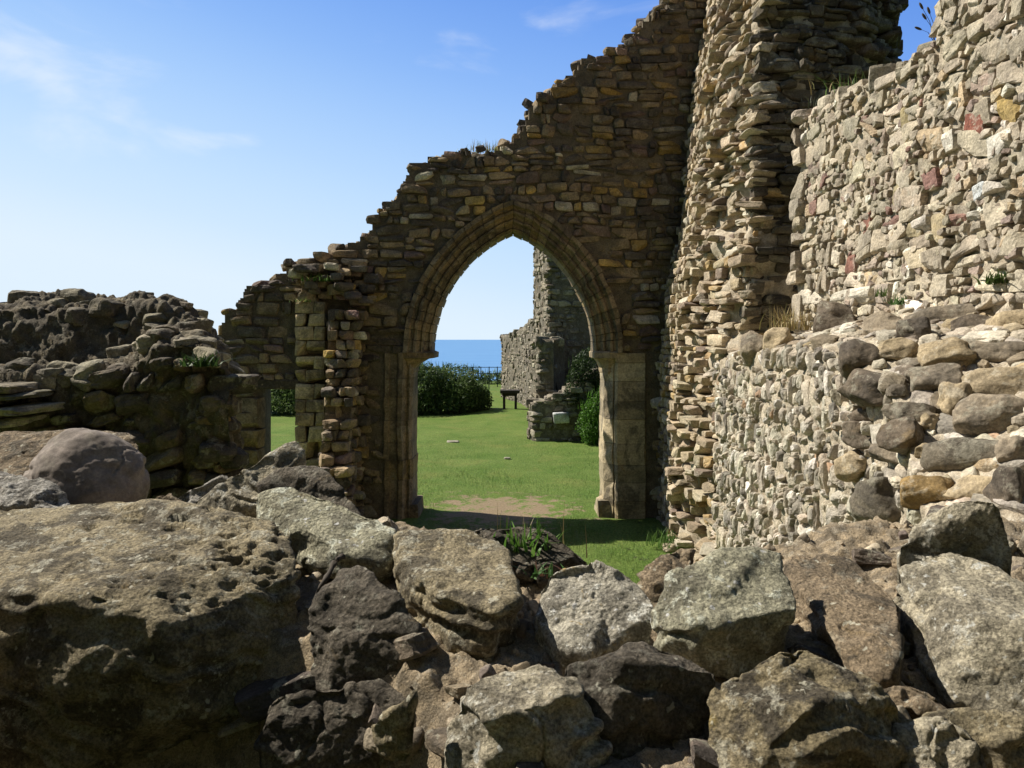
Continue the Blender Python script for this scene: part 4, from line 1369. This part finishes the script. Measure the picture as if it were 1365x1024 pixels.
def build_fore_wall():
    root = empty("rubble_wall", (0, 2.2, 0), "broad broken top of a rubble wall, sandy mortar between big boulders, where the viewer stands", "ruined wall")
    xs = np.linspace(-2.6, 2.4, 520)
    ys = np.concatenate([np.linspace(0.75, 2.7, 270)[:-1], np.linspace(2.7, 4.2, 90)])
    X, Y = np.meshgrid(xs, ys, indexing='ij')
    Z = wall_top(X, Y)
    P = np.stack([X, Y, Z * .3], -1)
    Z = Z + .05 * fbm(P, 4.0, 4, 71) + .03 * fbm(P, 13, 4, 75, .6, True) + .012 * fbm(P, 48, 4, 79, .65)
    V = np.stack([X, Y, Z], -1).reshape(-1, 3)
    mesh_obj("mortar", V, [grid_faces(len(xs), len(ys))], M_MORT_F, root, smooth=True)
    # grit and small stones bedded in it
    S = Stones(T_RUBH)
    PAL_S = [((0.32, 0.26, 0.18), 3), ((0.24, 0.20, 0.15), 3), ((0.42, 0.36, 0.27), 2), ((0.16, 0.13, 0.11), 2)]
    for k in range(3200):
        i = rng.integers(0, len(xs)); j = rng.integers(0, len(ys) - 60)
        p = np.array([X[i, j], Y[i, j], Z[i, j]])
        s = 0.003 + 0.03 * rng.random() ** 4
        a = rng.normal(size=3); a /= np.linalg.norm(a)
        b = np.cross(a, rng.normal(size=3)); b /= np.linalg.norm(b)
        S.add(p, a, b, np.cross(a, b), np.array([s, s * .8, s * .65]), pick(PAL_S))
    W_ = Stones(T_FLAT)
    for k in range(330):
        i = rng.integers(0, len(xs)); j = rng.integers(10, len(ys) - 70)
        p = np.array([X[i, j], Y[i, j], Z[i, j]])
        s = rng.uniform(.02, .062)
        t_, n_ = rot(np.array([1., 0, 0]), np.array([0, 1., 0]), rng.uniform(0, 6.28))
        t_, b_ = rot(t_, np.array([0, 0, 1.]), rng.normal(0, .35))
        W_.add(p - np.array([0, 0, s * .15]), t_, n_, np.cross(t_, n_), np.array([s * rng.uniform(1, 1.7), s, s * rng.uniform(.35, .7)]), pick(PAL_S) * .85)
    W_.build("wedge_cobble", B_WEDGE, root)
    g = S.build("gravel", M_LIT, root, smooth=True)
    g["kind"] = "stuff"
    return root


FORE = build_fore_wall()

_ico = {}
def ico(sub):
    if sub not in _ico:
        bm = bmesh.new()
        bmesh.ops.create_icosphere(bm, subdivisions=sub, radius=1.0)
        bm.verts.ensure_lookup_table()
        _ico[sub] = (np.array([v.co[:] for v in bm.verts]), np.array([[v.index for v in f.verts] for f in bm.faces]))
        bm.free()
    return _ico[sub]


def boulder(name, label, pts, mat, sub=6, p=13, amp=1.0, pits=0.0, down=.10, seed=1, ridge=0.5, strata=0.0, shrink=.95, cat="boulder", group=None, world=False, cuts=10):
    """rounded polyhedron through the given corner points (photo column, row, height above the wall top), weathered"""
    A = np.array([FG(*q) for q in pts]) if not world else np.array(pts, float)
    c0 = A.mean(0)
    A = c0 + (A - c0) * (1.0 if world else 1.07)
    B = A.copy(); B[:, 2] = np.minimum(B[:, 2] - down, A[:, 2].min() - .02)
    B[:, :2] = c0[:2] + (B[:, :2] - c0[:2]) * shrink
    H = np.concatenate([A, B])
    bm = bmesh.new()
    for v in H:
        bm.verts.new(v)
    bmesh.ops.convex_hull(bm, input=bm.verts[:])
    bm.normal_update()
    c = H.mean(0)
    pl = []
    for f in bm.faces:
        n = np.array(f.normal[:]); a = f.calc_area()
        h = float(n @ (np.array(f.verts[0].co[:]) - c))
        if h < 0:
            n, h = -n, -h
        pl.append((a, n, h))
    bm.free()
    pl.sort(key=lambda q: -q[0])
    keep = []
    for a, n, h in pl:
        if h > 1e-4 and all(n @ m < .975 for m, _ in keep):
            keep.append((n, h))
    rb = np.random.default_rng(seed)
    for q_ in range(cuts):                                            # broken corners
        n = rb.normal(size=3); n /= np.linalg.norm(n)
        keep.append((n, float(((H - c) @ n).max()) * rb.uniform(.74, .95)))
    s = (H.max(0) - H.min(0)) / 2
    Nn = np.array([k[0] for k in keep]) * s
    hh = np.array([k[1] for k in keep])
    D, Fc = ico(sub)
    p = p * 3.2
    q = np.maximum(D @ Nn.T / hh, 0)
    r = (q ** p).sum(1) ** (-1.0 / p)
    V = D * r[:, None] * s + c
    N = vnormals(V, [Fc])
    sc = float(np.sort(s)[1] * 2)
    W = V + seed * 3.7
    wp = W + .25 * sc * np.stack([fbm(W, 2.0 / sc, 3, seed + 5 + q_) for q_ in range(3)], -1)       # bent space, for cracks and beds
    disp = amp * (.04 * sc * fbm(W, 1.7 / sc, 3, seed) + .022 * sc * ridge * fbm(W, 4.2 / sc, 5, seed + 20, .55, True) + .010 * fbm(W, 24, 5, seed + 40, .62))
    nb = rb.normal(0, .22, 3); nb[2] = 1; nb /= np.linalg.norm(nb)
    bed = np.tanh(3 * vnoise(np.stack([(wp @ nb) / .026, wp[:, 0] * .8 / sc, wp[:, 1] * .8 / sc], -1), seed + 8))
    disp += amp * .013 * bed * (1 - np.abs(N @ nb)) * np.clip(.5 + 1.5 * fbm(W, 1.2 / sc, 2, seed + 9), 0, 1)
    crack = np.maximum(0, 1 - np.abs(fbm(wp, 1.5 / sc, 2, seed + 70)) * 22)
    disp -= amp * .012 * crack * np.clip(.3 + 2 * fbm(W, 2.0 / sc, 2, seed + 71), 0, 1)
    step = np.tanh(9 * (fbm(wp, 1.6 / sc, 2, seed + 75) - .12))                                     # flaked-off shells with a sharp lip
    disp += amp * .009 * step
    if strata:
        disp += strata * .008 * np.sin((V[:, 2] * 1.0 + .25 * V[:, 0] + .02 * fbm(W, 5, 3, seed)) * 110)
    if pits:
        m = np.maximum(fbm(W * np.array([.6, 1.25, 1.6]), 26, 4, seed + 60, .6) - .12, 0) * np.clip(.4 + 2 * fbm(W, 4, 2, seed + 61), 0, 1)
        disp -= pits * .10 * m * np.clip(N[:, 2] * 1.5, 0, 1)
    V = V + N * disp[:, None]
    o = mesh_obj(name, V, [Fc], mat, None, smooth=True, origin=(c[0], c[1], V[:, 2].min()))
    return set_props(o, label, cat, group)


def bm_(name, base, **k):
    d = dict(lichen=(0.42, 0.40, 0.32), lichen_amt=.26, stain_amt=.7, stain=(0.05, 0.043, 0.034), ochre_amt=.08, bump=1.0, scale=2.2, bdist=.017, spots=.7, speck=.5)
    d.update(k)
    return stone_mat(name, base, **d)


B_TAN = bm_("buff sandstone", (0.285, 0.242, 0.16))
B_GREEN = bm_("greenish lichened stone", (0.34, 0.325, 0.24), lichen=(0.56, 0.57, 0.47), lichen_amt=.36, stain_amt=.5)
B_DARK = bm_("dark weathered stone", (0.127, 0.110, 0.088), lichen=(0.28, 0.27, 0.22), lichen_amt=.14)
B_SMOOTH = bm_("smooth dark stone", (0.235, 0.20, 0.178), bump=.12, bdist=.002, speck=.15, lichen_amt=.05, stain_amt=.35, ochre_amt=0, spots=0)
B_WHITE = bm_("white lichened stone", (0.40, 0.375, 0.315), lichen=(0.70, 0.69, 0.63), lichen_amt=.5, stain_amt=.5, ochre=(0.42, 0.27, 0.06), ochre_amt=.3)
B_BROWN = bm_("brown sandstone", (0.24, 0.187, 0.127), lichen_amt=.1)
B_OCH = bm_("mottled ochre stone", (0.24, 0.20, 0.125), ochre=(0.34, 0.26, 0.10), ochre_amt=.2, stain_amt=.85, lichen_amt=.25)
B_PALE = bm_("pale grey stone", (0.39, 0.35, 0.265), lichen=(0.52, 0.50, 0.43), lichen_amt=.32, stain_amt=.5)
B_BLUE = bm_("blue-grey rough stone", (0.31, 0.295, 0.27), lichen=(0.46, 0.45, 0.42), lichen_amt=.35)

T = 0.13
boulder("boulder", "huge flat-topped buff slab, pitted on top, its long front face in shade", [(-90, 700, .10), (60, 686, .10), (120, 672, .12), (200, 671, .12), (260, 684, .11), (345, 702, .10), (402, 712, .08), (398, 735, .08), (350, 782, .10), (290, 802, .11), (190, 782, .11), (90, 765, .11), (-90, 785, .11),
        (-90, 935, -.14), (130, 928, -.14), (265, 942, -.14), (355, 900, -.10), (400, 800, .0)], B_TAN, 7, 16, .8, 1.0, down=.16, seed=2, cuts=5)
c_ = PX(116, 660, 2.95)
c_ = c_ + np.array([0, 0, .02])
dome = [c_ + np.array([.262 * math.cos(a) * math.cos(b), .21 * math.sin(a) * math.cos(b), 0.262 * math.sin(b) - .03]) for b in (0, .35, .7, 1.05) for a in np.linspace(0, 2 * math.pi, 10)[:-1]] + [c_ + np.array([-.05, 0, .245])]
boulder("boulder", "smooth dark dome-shaped boulder standing up behind the flat slab", dome, B_SMOOTH, 6, 5, .75, down=.1, seed=33, ridge=.35, world=True, cuts=3)
boulder("boulder", "flat brown slab lying behind the smooth dome-shaped boulder", [(-60, 578, .10), (20, 573, .10), (110, 574, .10), (172, 580, .10), (180, 598, .06), (60, 640, .0), (-60, 640, .0)], B_BROWN, 6, 14, .9, down=.15, seed=4, cuts=5)
boulder("boulder", "rough blue-grey stone wedged beside the dome-shaped boulder, above the flat slab", [(-60, 632, .10), (10, 634, .10), (52, 642, .09), (98, 668, .05), (70, 690, .02), (-10, 704, .0), (-60, 704, .02)], B_BLUE, 6, 9, 1.6, down=.12, seed=5, ridge=1.2)
boulder("boulder", "small brown stone tucked between the dome-shaped boulder and the grey pointed one", [(196, 660, .06), (225, 652, .07), (250, 664, .06), (255, 682, .02), (210, 684, .02)], B_BROWN, 5, 10, 1.1, seed=6)
boulder("boulder", "grey pointed splinter of rock leaning at the foot of the pale sloping boulder", [(225, 672, .03), (262, 648, .08), (296, 630, .12), (310, 640, .10), (300, 660, .05), (265, 690, .0)], B_BLUE, 5, 11, 1.3, seed=7, cuts=2)
boulder("boulder", "pale sloping boulder rising to a point below the small doorway", [(254, 672, .04), (290, 645, .10), (330, 622, .15), (372, 598, .19), (390, 588, .21), (404, 602, .18), (372, 640, .10), (345, 672, .05), (300, 692, .0), (262, 692, .0)], B_PALE, 6, 14, .7, down=.2, seed=8, cuts=2)
boulder("boulder", "dark cracked boulder with white specks on its crown, behind the long leaning slab", [(348, 648, .10), (372, 624, .15), (404, 610, .18), (424, 618, .17), (448, 648, .12), (482, 688, .06), (500, 715, .0), (430, 700, .0), (370, 690, .0)], B_DARK, 6, 11, .9, down=.2, seed=9)
boulder("boulder", "long greenish slab leaning down to the middle, shadowed under its edge", [(343, 664, .12), (356, 648, .15), (388, 648, .15), (432, 664, .13), (490, 690, .10), (522, 702, .08), (526, 728, .05), (508, 752, .02), (470, 738, .05), (418, 712, .08), (352, 702, .05), (346, 690, .06)], B_GREEN, 6, 15, .7, down=.08, seed=10, strata=.15, cuts=3)
boulder("boulder", "dark angular block with white flecks, in front of the leaning slab", [(414, 800, .05), (440, 748, .10), (452, 744, .10), (500, 774, .09), (545, 798, .08), (560, 838, .02), (548, 885, -.06), (470, 896, -.08), (416, 880, -.06), (410, 830, .0)], B_DARK, 6, 15, .9, down=.1, seed=11)
boulder("boulder", "buff wedge-shaped slab with a cracked shaded front edge, in the middle of the wall top", [(522, 706, .08), (548, 701, .08), (592, 700, .10), (612, 702, .09), (642, 716, .09), (674, 738, .08), (684, 790, .07), (690, 812, .06), (650, 816, .06), (590, 794, .07), (545, 768, .07), (528, 742, .06), (690, 850, -.02), (600, 848, -.02), (552, 800, .0)], B_TAN, 6, 15, .9, down=.08, seed=12, ridge=.9, cuts=4)
boulder("boulder", "low dark flat stone with weeds growing on it, nearest the arch", [(578, 708, .04), (640, 702, .06), (705, 703, .06), (762, 711, .06), (792, 734, .03), (786, 748, .0), (720, 752, .0), (660, 740, .0)], B_DARK, 6, 12, 1.1, down=.12, seed=13, strata=.3)
boulder("boulder", "white lichened stone with orange patches, beside the pale green block", [(718, 784, .03), (732, 762, .07), (768, 745, .10), (820, 749, .10), (868, 768, .08), (880, 800, .05), (846, 838, .0), (790, 866, -.03), (748, 862, -.03), (728, 830, .0)], B_WHITE, 6, 10, 1.1, down=.1, seed=14)
boulder("boulder", "brown rough stone filling the gap behind the white lichened stone", [(852, 760, .04), (890, 736, .06), (932, 728, .06), (925, 762, .04), (880, 790, .0)], B_BROWN, 5, 10, 1.3, down=.1, seed=15)
boulder("boulder", "broad pale green block with a dark undercut, standing highest in the row", [(868, 814, .07), (894, 772, .13), (920, 736, .16), (958, 724, .17), (1008, 730, .17), (1046, 741, .15), (1056, 782, .12), (1056, 812, .10), (1000, 818, .10), (930, 838, .08), (875, 838, .05), (905, 872, -.02), (1040, 880, -.03)], B_GREEN, 6, 14, .8, down=.05, seed=16, ridge=.8, shrink=.8, cuts=5)
boulder("boulder", "brown slab sloping down between the pale green block and the big pale one", [(1040, 742, .06), (1100, 740, .07), (1162, 750, .07), (1192, 780, .06), (1192, 870, .05), (1176, 898, .02), (1146, 892, .02), (1108, 820, .03), (1060, 790, .02)], B_BROWN, 6, 14, .8, down=.12, seed=17)
boulder("boulder", "big pale rounded block with a grey lichened crown, beyond the brown sloping slab", [(1204, 766, .10), (1222, 746, .13), (1262, 735, .15), (1365, 768, .14), (1430, 785, .13), (1440, 960, -.04), (1330, 962, -.06), (1282, 930, -.04), (1256, 880, .0), (1226, 820, .05), (1330, 850, .1), (1400, 850, .1)], B_PALE, 6, 11, .8, down=.06, seed=18, cuts=6)
boulder("boulder", "mottled ochre boulder with a sharp ridge and dark front, lowest in the row", [(958, 896, .05), (1005, 866, .09), (1040, 846, .12), (1076, 856, .12), (1130, 884, .10), (1168, 918, .07), (1205, 965, .0), (1235, 1040, -.08), (1090, 1060, -.1), (955, 1050, -.06), (946, 980, -.01), (1080, 945, .09)], B_OCH, 7, 13, 1.0, down=.1, seed=19, ridge=1.0, cuts=6)
boulder("boulder", "dark angular block with one smooth grey facet, below the white lichened stone", [(738, 888, .05), (770, 868, .08), (832, 854, .10), (872, 862, .09), (922, 882, .07), (952, 905, .05), (946, 965, -.04), (900, 995, -.07), (840, 1005, -.07), (800, 985, -.04), (838, 885, .10)], B_DARK, 6, 18, .8, down=.08, seed=20)
boulder("boulder", "grey stone with a rough white-crusted lip, beside the dark faceted block", [(600, 912, .06), (640, 896, .08), (690, 884, .08), (742, 894, .08), (772, 930, .06), (800, 988, -.02), (792, 1050, -.1), (640, 1050, -.1), (650, 960, .05), (740, 945, .07), (620, 975, -.02)], B_PALE, 6, 15, 1.0, down=.08, seed=21, ridge=.9)
boulder("boulder", "low grey stone at the foot of the mottled ochre boulder", [(1190, 948, .02), (1252, 944, .05), (1292, 966, .04), (1335, 1030, -.02), (1300, 1060, -.06), (1225, 1060, -.08), (1205, 1000, -.02)], B_PALE, 6, 10, 1.1, down=.1, seed=22)
boulder("boulder", "thin flat stone in the shadow beside the brown sloping slab", [(1172, 912, .02), (1210, 906, .03), (1242, 920, .03), (1262, 944, .01), (1190, 938, .0)], B_BROWN, 5, 13, .9, seed=23)
boulder("boulder", "pale pointed shard of stone catching the sun in the dark hollow", [(498, 966, -.02), (520, 945, .03), (556, 920, .06), (558, 936, .04), (540, 962, -.01), (510, 985, -.08)], B_TAN, 5, 16, .6, down=.01, shrink=.55, seed=24, cuts=0)
boulder("boulder", "big pale tilted rock leaning on the cobbled slope, above the rounded block", [(1196, 735, .12), (1236, 690, .2), (1280, 660, .28), (1322, 670, .28), (1350, 702, .22), (1342, 735, .14), (1296, 716, .12), (1230, 760, .06)], B_PALE, 6, 12, 1.0, down=.2, seed=25, cuts=4)
boulder("boulder", "shaded blue-grey stone below the dark flecked block", [(330, 950, -.12), (430, 915, -.09), (520, 900, -.07), (560, 930, -.1), (540, 1010, -.2), (360, 1050, -.26)], B_DARK, 6, 10, 1.0, down=.1, seed=27)
boulder("boulder", "small buff stone bedded under the big pale rounded block", [(1210, 935, .02), (1330, 955, .02), (1420, 965, .03), (1420, 1010, -.04), (1290, 1000, -.03)], B_TAN, 5, 12, 1.0, down=.1, seed=28)


# ------------------------------------------------------------------ plants
PAL_GR = [((0.095, 0.185, 0.036), 4), ((0.125, 0.21, 0.05), 3), ((0.19, 0.2, 0.07), .6)]
PAL_DRY = [((0.34, 0.26, 0.12), 3), ((0.42, 0.34, 0.18), 2), ((0.2, 0.19, 0.07), 1)]
# short lawn blades, thinning with distance
N_G = 60000
gy = 8.4 + 13 * rng.random(N_G) ** 1.6
gx = rng.uniform(-1, 1, N_G) * (gy * .22) + .15
keep = ~(((gx + .15) / 1.0) ** 2 + ((gy - 12.2) / 1.1) ** 2 < 1 + .5 * fbm(np.stack([gx, gy, 0 * gx], -1), 3, 3, 2))
keep &= ~((gy > 11.4) & (gy < 12.4) & ((gx < JL + .1) | (gx > JR - .1)))
gx, gy = gx[keep], gy[keep]
blades("grass", np.stack([gx, gy, 0 * gx - .03], -1), rng.uniform(.05, .085, len(gx)), .006, .5, PAL_GR, M_LEAF, None, "short mown grass of the lawn seen through the arch", "grass", "stuff", segs=1, origin=(0, 12, 0))

def tuft(name, px, py, Y, n, h, w, lean, pal, label, cat, spread=.05, mat=None, flowers=0):
    c = PX(px, py, Y)
    root = empty(name, tuple(c), label, cat)
    pts = c + rng.normal(0, 1, (n, 3)) * np.array([spread, spread * .7, .004])
    blades("foliage", pts, rng.uniform(.4, 1, n) * h, w, lean, pal, mat or M_LEAF, root)
    return root


def stalks(root, c, n, h, spread, head=.012, lean=.3):
    c = np.array(c)
    pts = c + rng.normal(0, 1, (n, 3)) * np.array([spread, spread * .6, 0])
    blades("stem", pts, rng.uniform(.6, 1, n) * h, .004, lean, PAL_DRY, M_STRAW, root, segs=4)


tw = tuft("weed", 702, 734, 2.40, 60, .10, .014, .8, [((0.09, 0.20, 0.03), 3), ((0.14, 0.26, 0.05), 2)], "leafy green weed with dry seed stalks on the dark flat stone", "weed", .035)
stalks(tw, PX(700, 738, 2.45), 14, .16, .08)
tuft("weed", 722, 768, 2.2, 22, .05, .012, 1.0, [((0.07, 0.15, 0.04), 3), ((0.1, 0.05, 0.03), 1)], "small dark weed in the crack beside the white lichened stone", "weed", .022)
s_, Yw = on_line(1330, UA, UB)
tuft("wall_plant", 1330, 378, Yw - .1, 60, .09, .02, 1.3, [((0.08, 0.13, 0.03), 3), ((0.05, 0.09, 0.02), 2)], "green tuft growing from the pale wall above the cobbles, at its near end", "wall plant", .04)
s_, Yw = on_line(1200, UA, UB)
tuft("wall_plant", 1203, 406, Yw - .12, 40, .09, .018, 1.2, [((0.06, 0.12, 0.03), 3)], "small dark green plant at the foot of the pale wall above the cobbles", "wall plant", .035)
tuft("wall_plant", 1176, 395, on_line(1176, UA, UB)[1] - .1, 26, .09, .016, 1.2, [((0.09, 0.14, 0.04), 3)], "thin pale green sprig on the white course of the pale wall", "wall plant", .04)
tuft("dry_grass", 1052, 440, 7.2, 90, .28, .012, .8, PAL_DRY, "straw-coloured dry grass in the corner where pier and pale wall meet", "dry grass", .09, M_STRAW)
tuft("dry_grass", 1140, 124, on_line(1140, UA, UB)[1] + .3, 70, .22, .01, .8, PAL_DRY + PAL_GR, "wispy grass on the sloping top of the pale wall", "dry grass", .16, M_STRAW)
tuft("dry_grass", 1105, 140, on_line(1105, UA, UB)[1] + .3, 40, .16, .01, .9, [((0.08, 0.09, 0.05), 1)], "dark wispy grass low on the pale wall's sloping top", "dry grass", .14)
# dark dry root lying against the flecked block
def rope(name, pts, rad, mat, label, cat):
    pts = resample(pts, 14)
    V = []
    for k_, q in enumerate(pts):
        r_ = rad * (1 - .5 * k_ / 13)
        d_ = pts[min(k_ + 1, 13)] - pts[max(k_ - 1, 0)]; d_ /= np.linalg.norm(d_)
        a_ = np.cross(d_, [0.3, 1, .2]); a_ /= np.linalg.norm(a_); b_ = np.cross(d_, a_)
        for h_ in range(7):
            V.append(q + r_ * (1 + .25 * rng.normal()) * (a_ * math.cos(h_ * .8976) + b_ * math.sin(h_ * .8976)))
    fs = [(i * 7 + h, i * 7 + (h + 1) % 7, (i + 1) * 7 + (h + 1) % 7, (i + 1) * 7 + h) for i in range(13) for h in range(7)]
    o = mesh_obj(name, np.array(V), [np.array(fs)], mat, None, smooth=True, origin=tuple(pts[0]))
    return set_props(o, label, cat)
rope("root", [PX(456, 742, 2.20), PX(446, 750, 2.16), PX(436, 770, 2.11), PX(426, 784, 2.09), PX(416, 808, 2.06)], .009, M_BARK, "thin dark crooked root lying against the white-flecked block", "root")

# tall weed with seed heads against the sky
s_, Yw = on_line(1246, UA, UB)
sk = empty("seed_stalk", tuple(PX(1246, 58, Yw + .2)), "tall dry weed with dark seed heads on the pale wall's top, against the sky", "weed")
base = PX(1246, 58, Yw + .2)
for (px, py) in ((1228, 8), (1238, 14), (1232, 22), (1224, 38)):
    tip = PX(px, py, Yw + .2)
    ptsl = [base, base * .5 + tip * .5 + np.array([.012, 0, .025]), tip]
    V, Fs = [], []
    for q, rad in zip(ptsl, (.0035, .0025, .002)):
        for h in range(4):
            V.append(q + rad * np.array([math.cos(h * 1.571), math.sin(h * 1.571), 0]))
    for lv in range(2):
        for h in range(4):
            Fs.append((lv * 4 + h, lv * 4 + (h + 1) % 4, lv * 4 + 4 + (h + 1) % 4, lv * 4 + 4 + h))
    st = mesh_obj("stem", np.array(V), [np.array(Fs)], M_BARK, sk)
    D, Fc = ico(2)
    dv = tip - ptsl[1]; dv /= np.linalg.norm(dv)
    stretch = D * .009 + dv * ((D @ dv)[:, None]) * .02
    hd = mesh_obj("seed_head", stretch + tip, [Fc], M_BARK, sk, smooth=True)
    hd.parent = st
tuft("dry_grass", 648, 203, YA + .3, 110, .2, .014, .8, PAL_DRY + PAL_GR, "tuft of dry grass on the arch wall's top, above the arch", "dry grass", .14, M_STRAW)
tuft("moss_tuft", 425, 375, YA - .25, 90, .12, .02, 1.2, PAL_GR, "green tuft on the ledge above the squared buttress", "wall plant", .12)
tuft("moss_tuft", 404, 403, YA - .15, 60, .08, .02, 1.2, PAL_GR + PAL_DRY, "thin grassy fringe along the top of the squared buttress", "wall plant", .1)
tuft("grass_tuft", 893, 726, 9.9, 160, .22, .014, .6, [((0.1, 0.19, 0.04), 3)], "long grass at the foot of the broken pier", "grass tuft", .14)
tuft("fern", 268, 488, 6.85, 70, .16, .03, 1.2, [((0.04, 0.075, 0.02), 1)], "dark green fern on the face of the ruined mound", "fern", .08)
